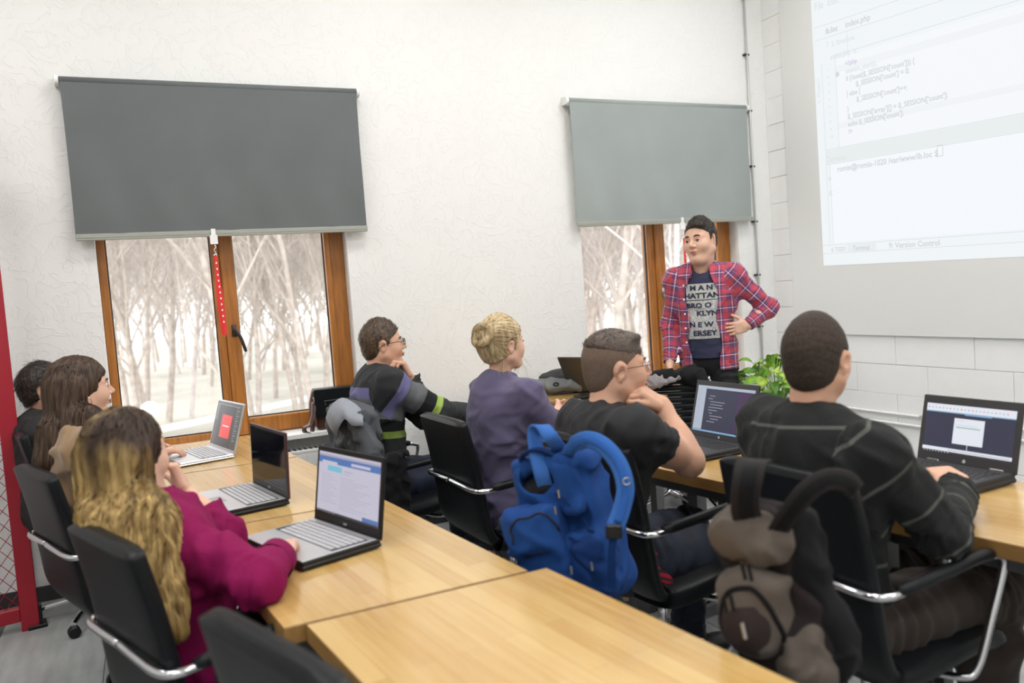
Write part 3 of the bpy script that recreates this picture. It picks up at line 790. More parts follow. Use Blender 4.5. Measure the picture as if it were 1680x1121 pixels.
tl = [(.70, 1.765, 'wooden table nearest the camera, empty, front end of the left row'), (1.775, 2.732, 'wooden table under the black laptop with the web page'), (2.744, 3.778, 'wooden table under the laptop with the dark blank screen'), (3.791, 4.66, 'wooden table by the window under the silver laptop')]
for i, (y0, y1, lab) in enumerate(tl):
    dx = .0
    table([(ledge(y0), y0), (redge(y0), y0), (redge(y1), y1), (ledge(y1), y1)], .75, lab)
def r_l(y): return 1.585+max(0, (3.3-y))*.135
tr_ = [(.62, 1.70, 'wooden table under the right laptop with the pop-up window'), (1.706, 2.78, 'wooden table under the black laptop between the two men'), (2.786, 3.72, 'wooden table in front of the woman with the bun')]
for y0, y1, lab in tr_:
    table([(r_l(y0), y0), (r_l(y0)+.60, y0), (r_l(y1)+.60, y1), (r_l(y1), y1)], .75, lab)
table([(1.56, 3.73), (2.14, 3.73), (2.16, 4.66), (1.58, 4.66)], .752, 'wooden table behind the man in striped sweater, by the window wall')
BT = .775
table([(2.165, 3.66), (2.765, 3.86), (2.60, 4.70), (2.175, 4.66)], BT, 'wooden table holding the grey backpack and open laptop, by the wall')

# ------------------------------------------------------------------ laptops
def E2(name, c, s=1.0): return mat(name, (.02, .02, .02), .25, emit=(*c, s), spec=.2)
SCR = {'web': E2('screen web page', (.52, .50, .60)), 'webblue': E2('screen blue banner', (.08, .17, .42)), 'cyan': E2('screen cyan button', (.18, .48, .62)), 'greyl': E2('screen grey line', (.38, .36, .45)),
       'dark': E2('screen dark editor', (.045, .04, .045)), 'dark2': E2('screen mid grey panel', (.07, .065, .06)), 'red': E2('screen red card', (.80, .05, .045)), 'whit': E2('screen white', (.75, .78, .85)),
       'ide': E2('screen navy desktop', (.035, .038, .07)), 'code': E2('screen code strokes', (.30, .31, .36)), 'side': E2('screen side list', (.42, .47, .56)), 'skyb': E2('screen light blue bar', (.22, .40, .62)), 'green': E2('screen green progress bar', (.05, .35, .20)), 'off': mat('switched off glossy screen', (.006, .007, .012), .06), 'purple': E2('screen purple window', (.06, .03, .09))}
def laptop(label, hl, hr, fr, z, lid_ang, lid_h, base_m, key_m, bez_m, content, deck_m=None, th=.024, name='laptop', tilt=0, rnd=.006, keys=True, logo=None, hinge=False, lidm=None, bez=(.015, .015, .018, .03), wedge=.0):
    """hl,hr hinge left/right (seen by its user), fr front right: world XY"""
    hl, hr, fr = V(*hl), V(*hr), V(*fr); w = np.linalg.norm(hr-hl); X = (hr-hl)/w; Y = V(-X[1], X[0])
    d = abs((fr-hr) @ Y)
    if (fr-hr) @ Y > 0: pass
    ctr = (hl+hr)/2+Y*(d/2)*(-1 if (fr-hr) @ Y < 0 else 1)
    # local: x to user's right, y from user to hinge
    ang = math.atan2(X[1], X[0]); t = thing(name, label, 'laptop', (ctr[0], ctr[1], z), ang)
    h, k = w/2, d/2
    mb = MB(); mb.cbox((-h, -k, .002), (h, k, th*.55), rnd*.6).cbox((-h+.003, -k+.004, th*.45), (h-.003, k-.002, th), .003); build('base', mb, base_m, t)
    mb = MB(); mb.cbox((-h+.008, -k+.006, th-.001), (h-.008, k-.012, th+.0012), .0008); dk = build('deck', mb, deck_m or base_m, t)
    for (sx, sy) in ((-1, -1), (1, -1), (-1, 1), (1, 1)):
        pass
    mb = MB(); mb.cbox((-.05, -k+.014, th+.0010), (.045, -k+.068, th+.0020), .0004); build('touchpad', mb, M['steel'] if deck_m is M['silver'] else M['darkgrey'], t)
    if keys:
        mb = MB(); mb.cbox((-h+.018, k-.035-d*.44-.003, th+.0008), (h-.018, k-.032, th+.0017), .0004); build('key_well', mb, M['darkgrey'], t)
        mb = MB(); kw = (w-.05)/14.5; kh = (d*.44)/6
        for r in range(6):
            x = -h+.022+(.004*r); c = 0
            while x < h-.03:
                ww = kw*(1.0 if (c or r < 2) else 1.5)
                if r == 5 and 3 <= c <= 3: ww = kw*5
                ww = min(ww, h-.024-x)
                if ww > kw*.4: mb.cbox((x, k-.035-(r+1)*kh, th+.001), (x+ww-.0035, k-.035-r*kh-.0038, th+.0035), .0008)
                x += ww; c += 1
        o = build('keyboard', mb, key_m, t); o['kind'] = 'stuff'
    # lid
    Rl = Matrix.Rotation(R_(lid_ang), 3, 'X'); Rl = np.array(Rl); hz = V(0, k-.004, th*.8)
    def LP(p): return Rl @ np.array(p)+hz      # p: x, depth (toward user -), height up lid
    mb = MB(); mb.cbox((-h, 0, 0), (h, .008, lid_h), .0035, Rl, hz); ld = build('lid', mb, lidm or base_m, t)
    mb = MB(); mb.cbox((-h+.001, -.0025, .002), (h-.001, .0005, lid_h-.001), .001, Rl, hz); bz = build('bezel', mb, bez_m, t)
    bl, brr, bt, bb = bez
    x0, x1, z0, z1 = -h+bl, h-brr, bb, lid_h-bt; SW, SH = x1-x0, z1-z0
    mb = MB(); mb.m = 0; mats = []
    def rect(u0, u1, v0, v1, m, o=.0):
        if m not in mats: mats.append(m)
        mb.m = mats.index(m); yy = -.0030-o
        mb.quad(*[LP((x0+SW*a, yy, z0+SH*b_)) for a, b_ in ((u0, v0), (u1, v0), (u1, v1), (u0, v1))])
    content(rect); build('screen', mb, mats, bz)
    mb = MB(); mb.tube([(-h+.03, k-.004, th*.7), (h-.03, k-.004, th*.7)], .006, 8); build('hinge', mb, M['steel'] if hinge else bez_m, t)
    if hinge:
        for s in (-1, 1):
            mb = MB(); mb.cbox((s*(h-.06)-.022, -.006, -.004), (s*(h-.06)+.022, -.001, .010), .002, Rl, hz); build('hinge_cover', mb, M['chrome'], t)
    if logo:
        mb = MB(); c = LP((0, -.0036, z0*.5)); ux = V(1, 0, 0); uz = Rl @ V(0, 0, 1)
        if logo == 'disc':
            mb.add([c]+[c+ux*.0055*math.cos(q*.3927)+uz*.0055*math.sin(q*.3927) for q in range(16)], [(0, 1+(j+1) % 16, 1+j) for j in range(16)])
            build('maker_badge', mb, M['whiteplastic'], bz)
            vv, ff = text_mesh('hp', .009, 'CENTER'); nn = Rl @ V(0, -1, 0)
            m2 = MB(); m2.add([c+ux*q[0]+uz*(q[1]-.002)+nn*.0004 for q in vv], ff); build('badge_letters', m2, M['frame'], bz)
        else:
            vv, ff = text_mesh(logo, .012, 'CENTER', bold=.0004); m2 = MB(); m2.add([c+ux*q[0]+uz*(q[1]-.004) for q in vv], ff); build('badge_letters', m2, M['silver'], bz)
    return t

def c_web(r):
    r(0, 1, 0, 1, SCR['web']); r(0, 1, .90, 1, SCR['greyl'], .0002); r(0, 1, .965, 1, SCR['web'], .0004); r(0, 1, .82, .93, SCR['webblue'], .0004); r(.55, .85, .845, .89, SCR['web'], .0006)
    r(.06, .32, .82, .86, SCR['web'], .0006); r(.16, .40, .70, .79, SCR['cyan'], .0006); r(.44, .58, .73, .745, SCR['greyl'], .0006); r(.44, .54, .69, .70, SCR['greyl'], .0006)
    for k in range(13): r(.40, .62+.3*((k*37) % 10)/10, .62-k*.042, .628-k*.042, SCR['greyl'], .0006)
    for k in range(12): r(.06, .22+.06*((k*7) % 3), .64-k*.042, .647-k*.042, SCR['greyl'], .0006)
    r(.39, .394, .1, .8, SCR['greyl'], .0005); r(.76, 1, .035, .10, SCR['webblue'], .0006); r(0, 1, 0, .035, SCR['dark'], .0006)
    for k in range(8): r(.02+k*.04, .035+k*.04, .01, .025, SCR['greyl'], .0008)
laptop('black laptop showing a web page, by the woman in magenta shirt', (.447, 2.555), (.560, 2.187), (.325, 2.105), .752, -9, .235, M['black'], M['silverkeys'], M['black'], c_web, M['silver'], logo='acer', bez=(.014, .014, .016, .032))
def c_off(r): r(0, 1, 0, 1, SCR['off'])
laptop('laptop with dark blank screen and pale keyboard, on the second table from the window', (.345, 3.255), (.418, 2.872), (.175, 2.850), .752, -2, .238, M['black'], M['silverkeys'], M['darkgrey'], c_off, M['silver'], logo='ASUS', bez=(.010, .010, .012, .028), lidm=mat('dark red brown lid', (.10, .03, .035), .3))
def c_red(r):
    r(0, 1, 0, 1, SCR['dark']); r(0, 1, .955, 1, SCR['dark2'], .0002); r(0, .16, 0, .95, SCR['dark2'], .0002); r(.80, 1, 0, .95, SCR['dark2'], .0002); r(.05, .95, .93, .945, SCR['code'], .0004)
    r(.30, .70, .20, .72, SCR['red'], .0004); r(.38, .62, .455, .48, SCR['whit'], .0006)
    for k in range(14): r(.84, .88+.06*(k % 2), .9-k*.055, .915-k*.055, SCR['code'], .0004)
    for k in range(9): r(.04, .10, .9-k*.04, .915-k*.04, SCR['code'], .0004)
laptop('silver laptop with red card on screen, on the table by the window', (.262, 4.36), (.345, 3.985), (.095, 3.93), .752, -17, .245, M['silver'], M['silverkeys'], M['silver'], c_red, M['silver'], bez=(.008, .008, .008, .018), th=.018)
def c_ide(r):
    r(0, 1, 0, 1, SCR['ide']); r(0, 1, .94, 1, SCR['side'], .0002); r(0, .16, .04, .94, SCR['side'], .0002); r(0, 1, 0, .035, SCR['skyb'], .0002)
    for k in range(20): r(.02, .08+.05*((k*3) % 3)/2, .90-k*.038, .907-k*.038, SCR['greyl'], .0004)
    r(.72, 1, .06, .93, SCR['purple'], .0002)
    for k, (a, b) in enumerate(((.24, .34), (.22, .30), (.26, .52), (.26, .48), (.24, .50), (.24, .40), (.26, .32), (.28, .5), (.3, .44), (.24, .38))): r(a, b, .78-k*.062, .795-k*.062, SCR['code'], .0004)
laptop('black laptop with code editor, beside the bare elbow of the man in black', (2.112, 2.80), (2.128, 2.43), (1.885, 2.415), .752, -15, .245, M['black'], M['keys'], M['darkgrey'], c_ide, M['darkgrey'], logo='disc', bez=(.016, .016, .022, .028), rnd=.01)
def c_pop(r):
    r(0, 1, 0, 1, SCR['ide']); r(0, 1, .85, 1, SCR['whit'], .0002); r(0, 1, .83, .85, SCR['skyb'], .0004); r(.45, .75, .81, .845, SCR['skyb'], .0006); r(.0, .45, .815, .83, SCR['dark'], .0006)
    for k in range(22): r(.02+k*.042, .035+k*.042, .91, .93, SCR['skyb' if k % 3 else 'red'], .0004)
    r(.34, .68, .22, .74, SCR['whit'], .0004); r(.37, .64, .55, .565, SCR['green'], .0006); r(.37, .60, .60, .605, SCR['greyl'], .0006); r(.37, .45, .69, .695, SCR['greyl'], .0006)
    r(0, 1, .04, .11, SCR['whit'], .0002); r(.30, .98, .065, .075, SCR['code'], .0004); r(.51, .52, .11, .22, SCR['side'], .0004); r(0, 1, 0, .04, SCR['dark'], .0002)
    for k in range(9): r(.02+k*.035, .033+k*.035, .01, .03, SCR['side'], .0004)
laptop('thick black laptop with pop-up window, under the hand of the man in the dark sweater', (2.375, 1.885), (2.385, 1.548), (2.13, 1.48), .752, -14, .225, M['black'], M['keys'], M['darkgrey'], c_pop, M['darkgrey'], logo='disc', hinge=True, bez=(.017, .017, .028, .034), th=.03)
def c_sm(r):
    r(0, 1, 0, 1, SCR['ide']); 
    for k in range(9): r(.08, .3+.06*((k*5) % 7), .85-k*.08, .875-k*.08, SCR['code'], .0004)
laptop('black laptop seen from behind, lid tilted back, on the table by the wall', (2.57, 4.10), (2.43, 4.44), (2.70, 4.53), BT+.002, -25, .245, M['black'], M['keys'], M['black'], c_sm, lidm=mat('brown black glossy lid', (.05, .04, .03), .25))
laptop('small grey laptop with a purple screen behind the head of the man in black', (2.50, 4.02), (2.44, 3.80), (2.30, 3.84), BT+.002, -12, .17, M['silver'], M['keys'], M['silver'], c_ide, M['silver'])

# ------------------------------------------------------------------ conference chairs
def make_chair(label, cat='chair', casters=True):
    """local: faces +x, origin on the floor under the seat; back top at z .97"""
    t = thing('office_chair', label, cat)
    prof = spline([(.235, .435), (.22, .462), (.12, .468), (-.06, .455), (-.16, .462), (-.205, .52), (-.222, .64), (-.245, .80), (-.272, .93), (-.280, .962)], 5)
    secs = []; N = len(prof)
    for i, (x, z) in enumerate(prof):
        a = prof[max(i-1, 0)]; b = prof[min(i+1, N-1)]; tx, tz = nrm((b[0]-a[0], b[1]-a[1])); s = i/(N-1)
        w = .235 if s < .55 else .235-.022*((s-.55)/.45)
        if i < 2: w -= .02*(2-i)
        e = (N-1-i)
        if e < 3: w -= (.055, .025, .009)[e]
        th = .024 if 1 < i < N-2 else .012
        if s < .45: th += .012
        secs.append(((x, 0, z), (0, w, 0), (-tz*th, 0, tx*th)))
    k = next(i for i, (x, z) in enumerate(prof) if x < -.15)
    mb = MB(); mb.sweep(secs[:k+3], 28, 5); build('seat', mb, M['leather'], t, smooth=True)
    mb = MB(); mb.sweep(secs[k:], 28, 5); build('backrest', mb, M['leather'], t, smooth=True)
    # chrome band round the back that becomes the arms and returns under the seat
    for s in (-1, 1):
        loop = spline([(-.266, 0, .700), (-.268, s*.12, .698), (-.262, s*.215, .694), (-.235, s*.252, .692), (-.17, s*.262, .695), (.08, s*.268, .712), (.17, s*.268, .705), (.190, s*.268, .675), (.14, s*.266, .56), (.085, s*.26, .44), (.055, s*.235, .412), (.02, s*.12, .405), (.0, s*.05, .405)], 6)
        mb = MB(); mb.tube(loop, .0105, 8); build('arm_frame', mb, M['chrome'], t, smooth=True)
        mb = MB(); mb.tube(spline([(-.20, s*.2615, .700), (-.05, s*.265, .709), (.08, s*.268, .718), (.145, s*.268, .716)], 5), [.012]+[.0165]*13+[.016, .011], 10); build('arm_pad', mb, M['leather'], t, smooth=True)
    mb = MB(); mb.cbox((-.10, -.07, .385), (.10, .07, .432), .008).tube([(.02, -.06, .40), (.02, -.16, .39)], .005, 6); build('mechanism', mb, M['black'], t)
    mb = MB(); mb.lathe([(.016, .20), (.016, .39)], n=14); build('gas_column', mb, M['chrome'], t, smooth=True)
    mb = MB(); mb.lathe([(.026, .085), (.026, .225), (.018, .23)], n=16); build('column_sleeve', mb, M['chrome'], t, ang=40)
    mb = MB(); mb.lathe([(.036, .07), (.038, .10), (.03, .115)], n=16)
    for q in range(5):
        a = q*1.2566+.35; c, s = math.cos(a), math.sin(a); secs = []
        for r_, z, w, h in ((.02, .10, .026, .014), (.12, .098, .020, .012), (.24, .080, .015, .010), (.30, .064, .013, .009)):
            secs.append(((c*r_, s*r_, z), (-s*w, c*w, 0), (0, 0, h)))
        mb.sweep(secs, 10, 3)
    build('star_base', mb, M['chrome'], t, ang=40)
    if casters:
        for q in range(5):
            a = q*1.2566+.35; c, s = math.cos(a)*.295, math.sin(a)*.295; mb = MB(); d = V(-math.sin(a+.6), math.cos(a+.6), 0); n_ = V(math.cos(a+.6), math.sin(a+.6), 0)
            for sg in (-1, 1):
                cc = V(c, s, .027)+n_*sg*.013; mb.lathe([(.001, -.009), (.022, -.009), (.027, -.004), (.027, .004), (.022, .009), (.001, .009)], cc, n_, 14)
            mb.cbox((c-.014, s-.014, .03), (c+.014, s+.014, .058), .004); build('caster', mb, M['black'], t, ang=35)
    return t
def place(t, x, y, yaw, label=None, s=1.0):
    t.location = (x, y, 0); t.rotation_euler = (0, 0, R_(yaw)); t.scale = (s,)*3
    if label: t['label'] = label
    return t
ch = make_chair('black leather office chair with chrome arms, in front of the woman in purple sweater')
place(ch, 1.345, 3.06, 3)
for x, y, yaw, lab in ((.135, 2.13, 20, 'black leather chair of the long-haired woman in magenta, lower left'), (-.115, 3.22, 20, 'black leather chair of the brown-haired woman, at the left edge'), (-.30, 4.42, 12, 'black leather chair near the window wall at the far left, mostly hidden'),
                      (.385, 1.30, 19, 'empty black leather chair cut by the bottom edge, nearest the camera'), (1.15, 3.84, 8, 'black leather chair of the man in striped sweater, jacket hung on it'),
                      (1.535, 2.245, 6, 'black leather chair carrying the blue backpack'), (1.70, 1.535, 3, 'black leather chair carrying the grey brown backpack')):
    place(copy_tree(ch), x, y, yaw, lab, .94 if 'striped' in lab else 1.0)
# ------------------------------------------------------------------ people
def basis(fwd, up=(0, 0, 1)):
    x = nrm(fwd); y = nrm(np.cross(up, x)); z = np.cross(x, y); return np.array([x, y, z])   # rows: forward, left, up
def yawv(d): return V(math.cos(R_(d)), math.sin(R_(d)), 0)
def between(lo_pts, pad): a = np.array(lo_pts); return a.min(0)-pad, a.max(0)+pad

class P:
    pass
def seg_attr(Pts, segs):
    """nearest bone: returns index, t, distance"""
    best = np.full(len(Pts), 9.); bi = np.zeros(len(Pts), int); bt = np.zeros(len(Pts))
    for i, (a, b, r) in enumerate(segs):
        ab = b-a; t = np.clip(((Pts-a) @ ab)/(ab @ ab), 0, 1); d = np.linalg.norm(Pts-a-t[:, None]*ab, axis=1)-r
        m = d < best; best[m] = d[m]; bi[m] = i; bt[m] = t[m]
    return bi, bt, best

def hand(f, wr, d, pn, side, curl=(.35, .5, .4), spread=.10, thumb=(.75, .55, .25), s=1.0, k=.004):
    """wr wrist, d hand direction, pn palm normal (out of the palm), side=+1: thumb lies towards pn x d"""
    d = nrm(d); pn = nrm(np.array(pn, float)-d*(np.array(pn) @ d)); a = np.cross(pn, d)*side
    Rm = np.array([d, a, pn])
    f.cone(wr-d*.02, wr+d*.03, .026*s, .026*s, k=.012, flat=(pn, 1.25))
    f.rbox(wr+d*.052*s, (.046*s, .040*s, .0145*s), Rm, r=.0135*s, k=.012)
    f.ell(wr+d*.035*s+a*.022*s+pn*.006, (.036*s, .018*s, .016*s), Rm, k=.01)
    tips = []
    for i, L in enumerate((.072, .080, .075, .058)):
        L *= s; off = (.030-.020*i)*s; base = wr+d*(.088-.004*abs(i-1.2))*s+a*off; sp = spread*(1.2-i)
        dd = nrm(d*math.cos(sp)+a*math.sin(sp)); p = base; ang = 0; c = curl[i] if hasattr(curl[0], '__len__') else curl
        for j, q in enumerate((.46, .30, .24)):
            ang += c[j]; v = dd*math.cos(ang)+pn*math.sin(ang); e = p+v*L*q
            f.cone(p, e, (.0092, .0086, .0078)[j]*s, (.0086, .0078, .0068)[j]*s, k=k if j else .006); p = e
        tips.append(p)
    tb = wr+d*.022*s+a*.028*s+pn*.004; v = nrm(a*thumb[0]+d*thumb[1]+pn*thumb[2]); e = tb+v*.040*s
    f.cone(tb, e, .0150*s, .0115*s, k=.012); v2 = nrm(v+d*.35+pn*.15); e2 = e+v2*.032*s; f.cone(e, e2, .0112*s, .0098*s, k=k); e3 = e2+nrm(v2+pn*.25-a*.1)*.024*s; f.cone(e2, e3, .0098*s, .008*s, k=k)
    return tips

def head_field(c, R, s=1.0, neck=None, female=False, vx=.0034, jaw=1.0, fat=0.0):
    """c skull centre, R rows forward,left,up"""
    def L(x, y, z): return c+(R[0]*x+R[1]*y+R[2]*z)*s
    pts = [c+V(.13, .13, .15)*s, c-V(.13, .13, .18)*s]
    if neck is not None: pts += [neck+V(.07, .07, .02), neck-V(.07, .07, .03)]
    lo, hi = between(pts, .012); f = Fld(lo, hi, vx); q = lambda *a: tuple(v*s for v in a)
    f.ell(L(-.012, 0, .030), q(.098, .076, .088), R, k=.001)
    f.ell(L(.028, 0, -.020), q(.066, .062+fat*.5, .084), R, k=.03*s)
    for y in (-1, 1):
        f.cone(L(.0, y*(.052+fat), -.050), L(.058, y*.020, -.093*jaw), .024*s, .018*s, k=.03*s)
        f.ell(L(.058, y*.036, -.028), q(.030, .026+fat, .030), R, k=.025*s)
        f.cone(L(.084, y*.010, .026), L(.068, y*.046, .024), .0095*s, .008*s, k=.012*s)
    f.ell(L(.070, 0, -.092*jaw), q(.022, .020, .016), R, k=.02*s)
    if fat: f.ell(L(.03, 0, -.105), q(.05, .05, .03), R, k=.03)
    for y in (-1, 1): f.ell(L(.098, y*.031, .006), q(.020, .018, .011), R, k=.012*s, op='sub')
    for y in (-1, 1): f.ell(L(.078, y*.031, .005), q(.0125, .0125, .0115), R, k=.003*s)
    f.cone(L(.088, 0, .016), L(.110, 0, -.020), .0070*s, .0105*s, k=.010*s); 
    for y in (-1, 1): f.ell(L(.098, y*.012, -.026), q(.010, .0075, .007), R, k=.005*s)
    f.ell(L(.091, 0, -.050), q(.0105, .022, .0062), R, k=.005*s); f.ell(L(.089, 0, -.062), q(.0105, .019, .0070), R, k=.004*s)
    f.cone(L(.1035, -.020, -.0562), L(.1035, .020, -.0562), .0022*s, .0022*s, k=.002, op='sub')
    for y in (-1, 1):
        Re = basis(R[0]*.93+R[1]*y*-.0+R[2]*-.12, R[2]); c2 = L(-.008, y*.079, -.006)
        Rl = np.array([nrm(R[0]*.9+R[1]*y*.0-R[2]*.15), nrm(R[1]*1+R[0]*-.45*y), nrm(R[2])])
        f.ell(c2+R[2]*.010*s, q(.019, .0065, .024), Rl, k=.004*s); f.ell(c2-R[2]*.016*s+R[0]*.002*s, q(.010, .006, .015), Rl, k=.006*s)
        f.ell(c2+R[1]*y*.006*s+R[0]*.003*s+R[2]*.004*s, q(.009, .005, .015), Rl, k=.003*s, op='sub')
        f.ell(L(.003, y*.072, -.010), q(.012, .008, .018), R, k=.006)
    if neck is not None:
        nr = .046 if female else .057
        f.cone(L(-.022, 0, -.055), neck, nr*s, (nr+.004)*s, k=.03*s)
        f.cone(neck, neck-V(0, 0, .03), (nr+.004)*s, nr*s, k=.01)
    return f, L

def face_bits(L, R, s, root, hairc, brow=True, openm=False, lidc=None):
    wh = mat('eye white', (.75, .72, .70), .3); ir = mat('dark iris', (.03, .02, .015), .2)
    for y in (-1, 1):
        mb = MB(); c = L(.0795, y*.031, .005); mb.ball(c, .0121*s, 12, 10); e = build('eye', mb, wh, root, smooth=True, world=True)
        mb = MB(); mb.lathe([(.0001, .0126), (.0066, .0116), (.0070, .0100)], c, R[0]*s/s, 12); mb.v = [tuple(c+(V(*q)-c)*s) for q in mb.v]; build('iris', mb, ir, e, world=True)
        for z, t in ((.0125, .0030),):
            mb = MB(); pts = [L(.086+.005*math.cos(a), y*(.031+.017*math.sin(a)), z-.004*abs(math.sin(a))**2) for a in np.linspace(-1.3, 1.3, 7)]; mb.tube(pts, t*s, 6); build('eyelid', mb, lidc or M['skin2'], root, smooth=True, world=True)
    if brow:
        for y in (-1, 1):
            mb = MB(); pts = [L(.0925, y*.013, .026), L(.0905, y*.028, .031), L(.0790, y*.046, .026)]; mb.tube(spline(pts, 4), [.0028*s]+[.0042*s]*6+[.003*s, .0016*s], 6, flat=None); build('eyebrow', mb, hairc, root, smooth=True, world=True)
    mb = MB(); mb.ell = None
    m = mat('lip', (.50, .20, .17), .5)
    mb = MB(); mb.sweep([(L(.0975, -.021, -.0555), R[2]*.0008*s, R[0]*.001*s), (L(.1005, -.012, -.0535), R[2]*.0042*s, R[0]*.003*s), (L(.1025, 0, -.0535), R[2]*.0045*s, R[0]*.0035*s), (L(.1005, .012, -.0535), R[2]*.0042*s, R[0]*.003*s), (L(.0975, .021, -.0555), R[2]*.0008*s, R[0]*.001*s)], 8, 2)
    mb.sweep([(L(.0965, -.018, -.0605), R[2]*.0008*s, R[0]*.001*s), (L(.0990, -.010, -.0625), R[2]*.0045*s, R[0]*.003*s), (L(.1000, 0, -.063), R[2]*.005*s, R[0]*.003*s), (L(.0990, .010, -.0625), R[2]*.0045*s, R[0]*.003*s), (L(.0965, .018, -.0605), R[2]*.0008*s, R[0]*.001*s)], 8, 2)
    build('lips', mb, m, root, smooth=True, world=True)
    if openm:
        mb = MB(); mb.sweep([(L(.0985, -.013, -.0572), R[2]*.0006*s, R[0]*.003*s), (L(.1025, 0, -.0572), R[2]*.0028*s, R[0]*.003*s), (L(.0985, .013, -.0572), R[2]*.0006*s, R[0]*.003*s)], 8, 2); build('mouth_opening', mb, mat('mouth dark', (.05, .01, .01), .6), root, world=True)

def hair_mat(name, c1, c2, sc=(60, 60, 6), rough=.45):
    m = mat(name, c1, rough, bump=.22, bscale=4, stretch=sc, spec=.4)
    n = m.node_tree.nodes; l = m.node_tree.links; b = n['Principled BSDF']; tc = n.new('ShaderNodeTexCoord'); mp = n.new('ShaderNodeMapping'); mp.inputs['Scale'].default_value = sc
    l.new(tc.outputs['Object'], mp.inputs[0]); nz = n.new('ShaderNodeTexNoise'); nz.inputs['Scale'].default_value = 1.5; nz.inputs['Detail'].default_value = 4; l.new(mp.outputs[0], nz.inputs[0])
    cr = n.new('ShaderNodeValToRGB'); cr.color_ramp.elements[0].position = .35; cr.color_ramp.elements[1].position = .68; cr.color_ramp.elements[0].color = (*c1, 1); cr.color_ramp.elements[1].color = (*c2, 1)
    l.new(nz.outputs[0], cr.inputs[0]); l.new(cr.outputs[0], b.inputs['Base Color']); return m

def short_hair(L, R, c, s, th=.008, top=.012, col=None, root=None, line=(.070, .018), nape=-.075, noise=.0015, quiff=None, seed=1, side_x=.028, strands=900, slen=.018, flow=(-.3, 0, -.5), smat=None, skin_c=None, fade=None, parent_name='hair'):
    f = Fld(c-.14*s, c+.15*s, .003)
    f.ell(L(-.012, 0, .030), ((.098+th)*s, (.076+th)*s, (.088+th)*s), R, k=.001)
    f.ell(L(-.010, 0, .050+top*.3), (.090*s, .066*s, (.078+top)*s), R, k=.012)
    f.ell(L(-.045, 0, -.020), (.060*s, (.060+th)*s, .070*s), R, k=.02)
    if quiff is not None: f.ell(L(*quiff[0]), tuple(q*s for q in quiff[1]), R, k=.015)
    # cut away the face, ears and nape
    X = [(np.arange(f.n[q])*f.vx+f.lo[q]-c[q]).reshape([-1 if z == q else 1 for z in range(3)]) for q in range(3)]
    lx, ly, lz = [(X[0]*R[i][0]+X[1]*R[i][1]+X[2]*R[i][2])/s for i in range(3)]
    c1 = (lx-.035)*line[0]*13-(lz-line[1])-.10*np.maximum(0, .03-np.abs(ly))*0
    c2 = lx-side_x
    c3 = (-.018-.50*(.03-lx)).clip(nape, None)-lz
    cut = np.maximum(np.minimum(c1, c2), c3)
    ear = np.sqrt(((lx+.006)/.024)**2+((np.abs(ly)-.082)/.03)**2+((lz+.004)/.036)**2)-1
    cut = np.maximum(cut, -ear*.025)
    f.a = np.maximum(f.a, (cut*s*.8).astype(np.float32))
    r = np.random.RandomState(seed)
    idx = np.nonzero(np.abs(f.a) < .015); PP = np.stack([idx[q]*f.vx+f.lo[q] for q in range(3)], 1); n = 0
    for j in range(6):
        d = r.normal(size=3); n = n+np.sin(PP @ d*(180+60*j)/np.linalg.norm(d)+r.rand()*6)
    f.a[idx] += (noise*n/3).astype(np.float32)
    p, q = f.poly(); off = np.array(root.location)
    me = npmesh(parent_name, p-off, q, [col])
    h = link(parent_name, me, root)
    if strands:
        add_strands(h, root, f, p, strands, slen, R, L, smat or col, flow, seed, .0009)
    return h, f

def add_strands(parent, root, f, pts, n, length, R, L, m, flow, seed, rad=.0009, steps=5, lift=.25, name='hair_strands', jit=.35):
    r = np.random.RandomState(seed+5); P0 = pts[r.randint(0, len(pts), n)]; N = f.grad(P0)
    fl = R[0]*flow[0]+R[1]*flow[1]+R[2]*flow[2]
    D = fl[None, :]+r.normal(size=(n, 3))*jit; D = D-N*(D*N).sum(1, keepdims=True); D = D/np.linalg.norm(D, axis=1, keepdims=True)
    path = [P0-N*.002]; ln = length*(.5+r.rand(n, 1))
    for k in range(steps): path.append(path[-1]+(D+N*lift*(1-k/steps*1.2))*ln/steps)
    strand_mesh(np.stack(path, 1), rad, m, parent, root, name)

def strand_mesh(PT, rad, m, parent, root, name='hair_strands'):
    n, k, _ = PT.shape; T = np.gradient(PT, axis=1); T /= (np.linalg.norm(T, axis=2, keepdims=True)+1e-9)
    A = np.cross(T, V(.3, .5, .8)); A /= (np.linalg.norm(A, axis=2, keepdims=True)+1e-9); B = np.cross(T, A)
    w = rad*(1-np.linspace(0, 1, k)**3*.85)[None, :, None]
    ring = np.stack([PT+(A*math.cos(q)+B*math.sin(q))*w for q in (0, 2.094, 4.189)], 2)   # n,k,3,3
    idx = np.arange(n*k*3).reshape(n, k, 3); Q = []
    for j in range(3):
        a = idx[:, :-1, j]; b = idx[:, :-1, (j+1) % 3]; c = idx[:, 1:, (j+1) % 3]; d = idx[:, 1:, j]; Q.append(np.stack([a, b, c, d], -1).reshape(-1, 4))
    off = np.array(root.location)
    me = npmesh(name, ring.reshape(-1, 3)-off, np.concatenate(Q), [m]); o = link(name, me, parent); o['kind'] = 'stuff'; return o

def torso_frame(J):
    up = nrm(J['neck']-J['pel']); left = nrm(J['shL']-J['shR']); fwd = nrm(np.cross(left, up)); left = np.cross(up, fwd); return np.array([fwd, left, up])

